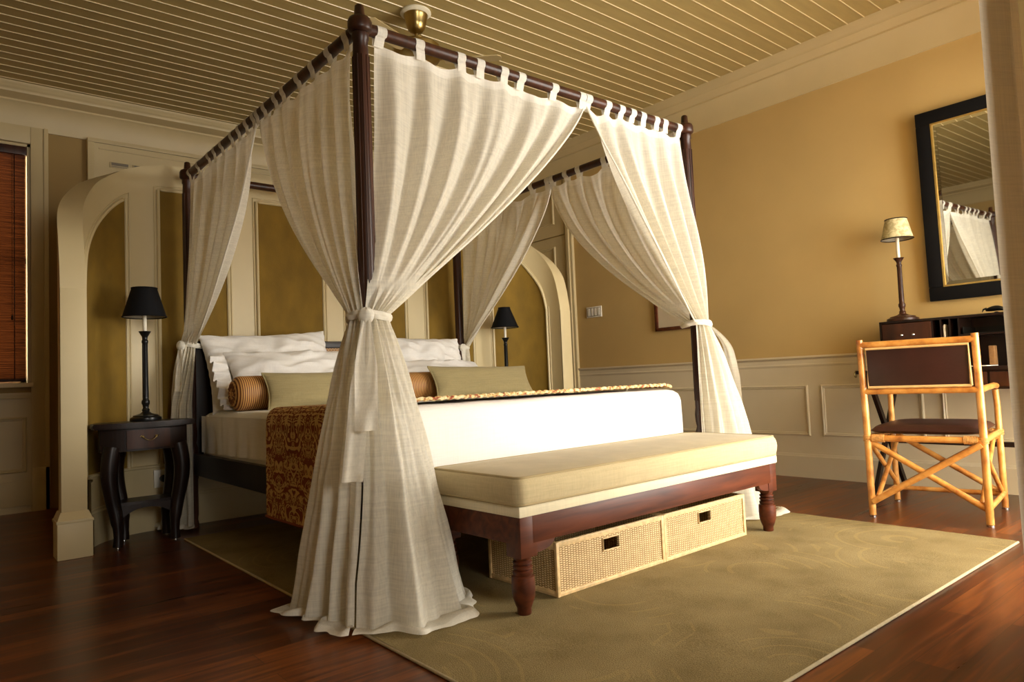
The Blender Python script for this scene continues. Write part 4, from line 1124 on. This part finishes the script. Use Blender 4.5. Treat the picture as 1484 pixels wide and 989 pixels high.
# ------------------------------------------------------------------ writing desk
DX0, DX1, DY0, DY1 = 3.40, 3.87, -1.46, -.36
dk = thing('writing_desk', 'dark writing desk with a pigeonhole top against the right wall', 'desk', (3.63, -.91, 0))
MB().box(DX0 - .015, DX1, DY0 - .02, DY1 + .02, .785, .808, bev=.005).build('desk_top', M['dark'], dk)
MB().box(DX0, DX1 - .005, DY0, DY1, .675, .787, bev=.004).build('case', M['dark'], dk)
for k in range(3):
    a = DY0 + .02 + k * .358; d_ = MB().box(DX0 - .008, DX0 + .004, a, a + .345, .69, .775, bev=.003).build('drawer', M['post'], dk)
    m = MB(); m.lathe([(.010, 0), (.012, .006), (.006, .012)], 12, TR((DX0 - .008, a + .17, .732), ry=-PI / 2)); m.build('knob', M['brass'], d_)
m = MB(); m.tube([(3.405 + .018 * math.cos(2 * PI * i / 16), DY1 + .028, .790 + .018 * math.sin(2 * PI * i / 16) - .005) for i in range(17)], .004, 6); m.lathe([(.009, 0), (.008, .012)], 10, TR((3.405, DY1 + .016, .803), rx=-PI / 2)); m.build('ring_handle', M['brass'], dk)
for yy in (DY1 - .055, DY0 + .055):
    for xa, xb in ((DX0 + .02, DX1 - .03), (DX1 - .03, DX0 + .02)):
        m = MB(); off = .014 if xa < xb else -.014
        w = .020; L0 = Vector((xa, yy + off, .012)); L1 = Vector((xb, yy + off, .675))
        m.add([(xa - w, yy + off - .012, 0), (xa + w, yy + off - .012, 0), (xa + w, yy + off + .012, 0), (xa - w, yy + off + .012, 0),
               (xb - w, yy + off - .012, .68), (xb + w, yy + off - .012, .68), (xb + w, yy + off + .012, .68), (xb - w, yy + off + .012, .68)],
              [(0, 3, 2, 1), (4, 5, 6, 7), (0, 1, 5, 4), (1, 2, 6, 5), (2, 3, 7, 6), (3, 0, 4, 7)])
        m.build('leg', M['dark'], dk)
MB().box(3.62, 3.65, DY0 + .06, DY1 - .06, .32, .35, bev=.004).build('stretcher', M['dark'], dk)
# hutch: carcass, dividers, little drawer
HX0, HX1, HY0, HY1, HZ0, HZ1 = 3.62, 3.865, DY0 + .01, -.415, .808, 1.128
m = MB()
m.box(HX0, HX1, HY0, HY1, HZ1 - .016, HZ1, bev=.003); m.box(HX1 - .012, HX1, HY0, HY1, HZ0, HZ1)
m.box(HX0, HX1, HY1 - .014, HY1, HZ0, HZ1, bev=.003); m.box(HX0, HX1, HY0, HY0 + .014, HZ0, HZ1, bev=.003)
for yy in (-.735, -.785, -.835, -.885): m.box(HX0 + .004, HX1, yy - .004, yy + .004, HZ0, HZ1)
m.box(HX0 + .004, HX1, -.735, HY1, .955, .966); m.box(HX0 + .004, HX1, HY0, -.885, 1.0, 1.01)
m.build('pigeonhole_unit', M['dark'], dk)
d_ = MB().box(HX0 - .004, HX0 + .008, -.73, HY1 - .018, .970, HZ1 - .020, bev=.003).build('small_drawer', M['post'], dk)
for yy in (-.555, -.625): MB().lathe([(.007, 0), (.009, .005), (.004, .010)], 10, TR((HX0 - .004, yy, 1.03), ry=-PI / 2)).build('knob', M['chrome'], d_)
d_ = MB().box(HX0 - .004, HX0 + .008, -.73, HY1 - .018, .815, .950, bev=.003).build('small_drawer', M['post'], dk)
# things kept on and in the desk
fo = thing('folder', 'pale folder standing upright in the desk pigeonholes', 'folder', (3.74, -.80, .81))
MB().box(3.63, 3.84, -.806, -.802, .81, 1.08, bev=.001).build('cover', M['plate'], fo)
MB().box(3.632, 3.838, -.803, -.797, .812, 1.075).build('pages', M['paper'], fo)
tr_ = thing('letter_tray', 'black tray on the upper shelf inside the desk hutch', 'tray', (3.72, -1.03, 1.01))
m = MB(); m.box(3.63, 3.84, -1.16, -.905, 1.011, 1.017); m.box(3.63, 3.84, -1.16, -1.154, 1.011, 1.055); m.box(3.63, 3.84, -.911, -.905, 1.011, 1.055); m.box(3.834, 3.84, -1.16, -.905, 1.011, 1.055)
m.build('tray_body', M['black'], tr_)
tag(MB().box(3.45, 3.66, -1.07, -.90, .8085, .8125, TR((0, 0, 0)), bev=.001).build('paper_sheet', M['paper']), 'white sheet of paper lying on the desk top under the hutch', 'paper')
tag(MB().box(3.66, 3.72, -1.055, -1.025, .813, .93, bev=.004).build('wooden_block', M['lightwood']), 'small tan wooden block standing on the paper on the desk', 'block')
# black ornament on the hutch
orn = thing('desk_ornament', 'small black bird-shaped ornament on top of the desk hutch', 'ornament', (3.74, -1.06, HZ1))
m = MB()
def bird(u, v):
    a = u * 2 * PI; f = v; s = -.055 + .11 * f; r = .020 * math.sin(PI * min(1, f * .92 + .06)) ** .6
    zc = .020 + .012 * math.sin(PI * f) + (.012 * max(0, .35 - f))
    return (3.74 + r * math.cos(a), -1.06 - s, HZ1 + max(.0, zc + r * .85 * math.sin(a)))
m.grid(bird, 20, 16, closeu=True); m.build('body', M['black'], orn)
m = MB(); m.tube([(3.74, -1.010, HZ1 + .034), (3.74, -.992, HZ1 + .030), (3.74, -.985, HZ1 + .014)], [.008, .005, .002], 8); m.build('beak', M['black'], orn)
m = MB(); m.lathe([(.018, 0), (.016, .006), (.006, .012)], 12, TR((3.74, -1.06, HZ1))); m.build('foot', M['black'], orn)
candle_lamp('brown candlestick lamp with mottled parchment shade on the desk hutch', 3.735, -.525, HZ1, total=.475, hs=(.135, .135), sb=.098, stp=.066, black=False, stem_mat=M['post'], shade_mat=M['parchment'], foot=.098, name='table_lamp')

# ------------------------------------------------------------------ rattan armchair
ch = thing('rattan_armchair', 'honey rattan armchair with dark leather back and seat facing the desk', 'chair', (2.78, -.94, 0), math.radians(8.4))
W2, DP = .273, .545
R1 = .0175
def ctube(name, pts, r=R1, mat='rattan'): return MB().tube(pts, r, 12).build(name, M[mat], ch, world=False)
for s in (-1, 1):
    ctube('leg', [(0, s * W2, .012), (0, s * W2, .45), (-.012, s * W2, .72), (-.030, s * W2, .985)], [.0185, .0185, .018, .0175])
    ctube('leg', [(DP, s * W2, .012), (DP, s * W2, .44), (DP, s * W2, .60), (DP - .008, s * (W2 - .003), .675)], [.017, .017, .016, .016])
    ctube('arm', [(-.008, s * W2, .690), (.20, s * W2, .697), (DP - .06, s * W2, .700), (DP + .012, s * W2, .695)], .0165)
    ctube('seat_rail', [(0, s * W2, .435), (DP, s * W2, .435)])
    ctube('side_stretcher', [(0, s * W2, .09), (DP, s * W2, .09)], .014)
    ctube('side_brace', [(.012, s * (W2 - .012), .40), (DP - .012, s * (W2 - .012), .11)], .013)
    ctube('side_brace', [(.012, s * (W2 - .030), .11), (DP - .012, s * (W2 - .030), .40)], .013)
    for x in (0, DP): MB().lathe([(.017, 0), (.018, .008), (.012, .014)], 14, TR((x, s * W2, 0))).build('foot_glide', M['chrome'], ch, world=False)
for x in (0, DP):
    ctube('seat_rail', [(x, -W2, .435), (x, W2, .435)])
    ctube('cross_brace', [(x + .014, -W2 + .01, .085), (x + .014, W2 - .01, .415)], .0165)
    ctube('cross_brace', [(x - .016, -W2 + .01, .415), (x - .016, W2 - .01, .085)], .0165)
ctube('front_stretcher', [(DP, -W2, .085), (DP, W2, .085)], .014)
ctube('back_rail', [(-.028, -W2, .955), (-.028, W2, .955)], .0175)
ctube('back_rail', [(-.012, -W2, .695), (-.012, W2, .695)], .0165)
Tb = Matrix.Translation((-.012, 0, .695)) @ Matrix.Rotation(-math.atan2(.016, .26), 4, 'Y')
bp = MB().box(-.010, .010, -W2 + .030, W2 - .030, .028, .234, Tb, bev=.006).build('back_panel', M['leather'], ch, world=False)
m = MB(); m.tube([Tb @ Vector(p) for p in ((-.012, -W2 + .030, .024), (-.012, W2 - .030, .024), (-.012, W2 - .030, .238), (-.012, -W2 + .030, .238), (-.012, -W2 + .030, .024))], .0075, 8)
m.build('panel_beading', M['rattan_pale'], bp, world=False)
pillow = MB()
def seatf(sg):
    def fn(u, v):
        a = u * 2 - 1; b = v * 2 - 1; f = (1 - abs(a) ** 6) ** .5 * (1 - abs(b) ** 6) ** .5
        return (DP / 2 + a * (DP / 2 - .006), b * (W2 - .008), .475 + (.040 * f if sg > 0 else -.022 * f))
    return fn
pillow.grid(seatf(1), 24, 24); pillow.grid(seatf(-1), 24, 24); pillow.build('seat_cushion', M['leather'], ch, world=False)
for x in (0, DP):
    for s in (-1, 1):
        m = MB()
        for k in range(9): m.tube([(x + .0195 * math.cos(2 * PI * i / 14), s * (W2 - .028 - .007 * k), .435 + .0195 * math.sin(2 * PI * i / 14)) for i in range(15)], .0032, 5, caps=False)
        for k in range(4): m.tube([(x + .0205 * math.cos(2 * PI * i / 14), s * W2 + .0205 * math.sin(2 * PI * i / 14), .422 + .008 * k) for i in range(15)], .0035, 5, caps=False)
        m.build('cane_binding', M['rattan_wrap'], ch, world=False)

# ------------------------------------------------------------------ ceiling fan
fn_ = thing('ceiling_fan', 'antique brass ceiling fan on a pale round plate above the bed canopy', 'ceiling fan', (1.12, 1.30, ZC))
MB().lathe([(.098, -.001), (.100, -.012), (.088, -.022), (.070, -.024)], 36).build('ceiling_plate', M['fanwhite'], fn_, world=False)
MB().lathe([(.078, -.018), (.078, -.030), (.074, -.036), (.066, -.085), (.056, -.115), (.036, -.138), (.016, -.144), (.012, -.15)], 36).build('canopy_cup', M['brass'], fn_, world=False)
MB().lathe([(.011, -.145), (.011, -.225)], 14).build('down_rod', M['brass'], fn_, world=False)
MB().lathe([(.020, -.200), (.060, -.210), (.130, -.222), (.152, -.240), (.155, -.300), (.140, -.325), (.080, -.345), (.066, -.38), (.025, -.395), (.004, -.397)], 36).build('motor_housing', M['brass'], fn_, world=False)
for k in range(3):
    a = math.radians(318 + 120 * k); T = Matrix.Rotation(a, 4, 'Z') @ Matrix.Rotation(math.radians(10), 4, 'X')
    b = MB(); b.add([], [])
    n = 10; poly = [(.17, -.045)] + [(.20 + .32 * i / n, -.055 - .012 * i / n) for i in range(n + 1)] + [(.54, -.045), (.545, 0), (.54, .045)] + [(.52 - .32 * i / n, .067 - .012 * i / n) for i in range(n + 1)] + [(.17, .045)]
    b.prism(poly, -.318, -.312, T)
    bb = b.build('blade', M['fanblade'], fn_, world=False)
    m = MB(); m.box(.13, .22, -.016, .016, -.311, -.305, T, bev=.002); m.build('blade_bracket', M['brass'], bb, world=False)

# ------------------------------------------------------------------ drape at the right edge of the view
dr_ = thing('window_drape', 'grey-beige linen window drape hanging at the right edge of the view', 'drape', (.86, -1.88, 0))
m = MB()
def drape(u, v):
    # stacked pleats standing in front of the wall end
    x = .830 + .80 * u; y_ = -1.885 + .020 * math.cos(u * 2 * PI * 3.6)
    x += .006 * math.sin(u * 2 * PI * 4.6) + .006 * math.sin(v * 3 + u * 9)
    return (x, y_ + .004 * math.sin(v * 4 + u * 5), .025 + (2.93 - .025) * v)
m.grid(drape, 110, 24); m.build('pleated_cloth', M['drape'], dr_)
m = MB(); m.grid(lambda u, v: tuple(Vector(drape(u, v * .035)) + Vector((0, -.003, 0))), 110, 2); m.build('hem', M['drape'], dr_)
MB().tube([(.45, -1.885, 2.96), (1.75, -1.885, 2.96)], .014, 12).build('curtain_pole', M['dark'], dr_)

# ------------------------------------------------------------------ daylight
w = bpy.data.worlds.new('daylight'); bpy.context.scene.world = w; w.use_nodes = True
nt = w.node_tree; bg = nt.nodes['Background']; bg.inputs['Color'].default_value = (1.0, 0.955, 0.87, 1); bg.inputs['Strength'].default_value = 10.0
def portal(name, loc, rot, sx, sy):
    l = bpy.data.lights.new(name, 'AREA'); l.shape = 'RECTANGLE'; l.size = sx; l.size_y = sy; l.energy = 1
    l.cycles.is_portal = True
    o = bpy.data.objects.new(name, l); C.objects.link(o); o.location = loc; o.rotation_euler = rot
portal('window_daylight', ((FX0 + FX1) / 2, YF - .14, (FZ0 + FZ1) / 2), (PI / 2, 0, 0), FX1 - FX0, FZ1 - FZ0)
portal('added_window_daylight', ((VX0 + VX1) / 2, LY - .10, (VZ0 + VZ1) / 2), (PI / 2, 0, 0), VX1 - VX0, VZ1 - VZ0)  # sky light through the added lobby window
portal('back_window_daylight', ((WX0 + WX1) / 2, YB + .14, (WZ0 + WZ1) / 2), (-PI / 2, 0, 0), WX1 - WX0, WZ1 - WZ0)

vs_ = bpy.context.scene.view_settings
vs_.view_transform = 'Standard'; vs_.look = 'None'; vs_.gamma = 1.0; vs_.use_curve_mapping = False; vs_.exposure = 0.74
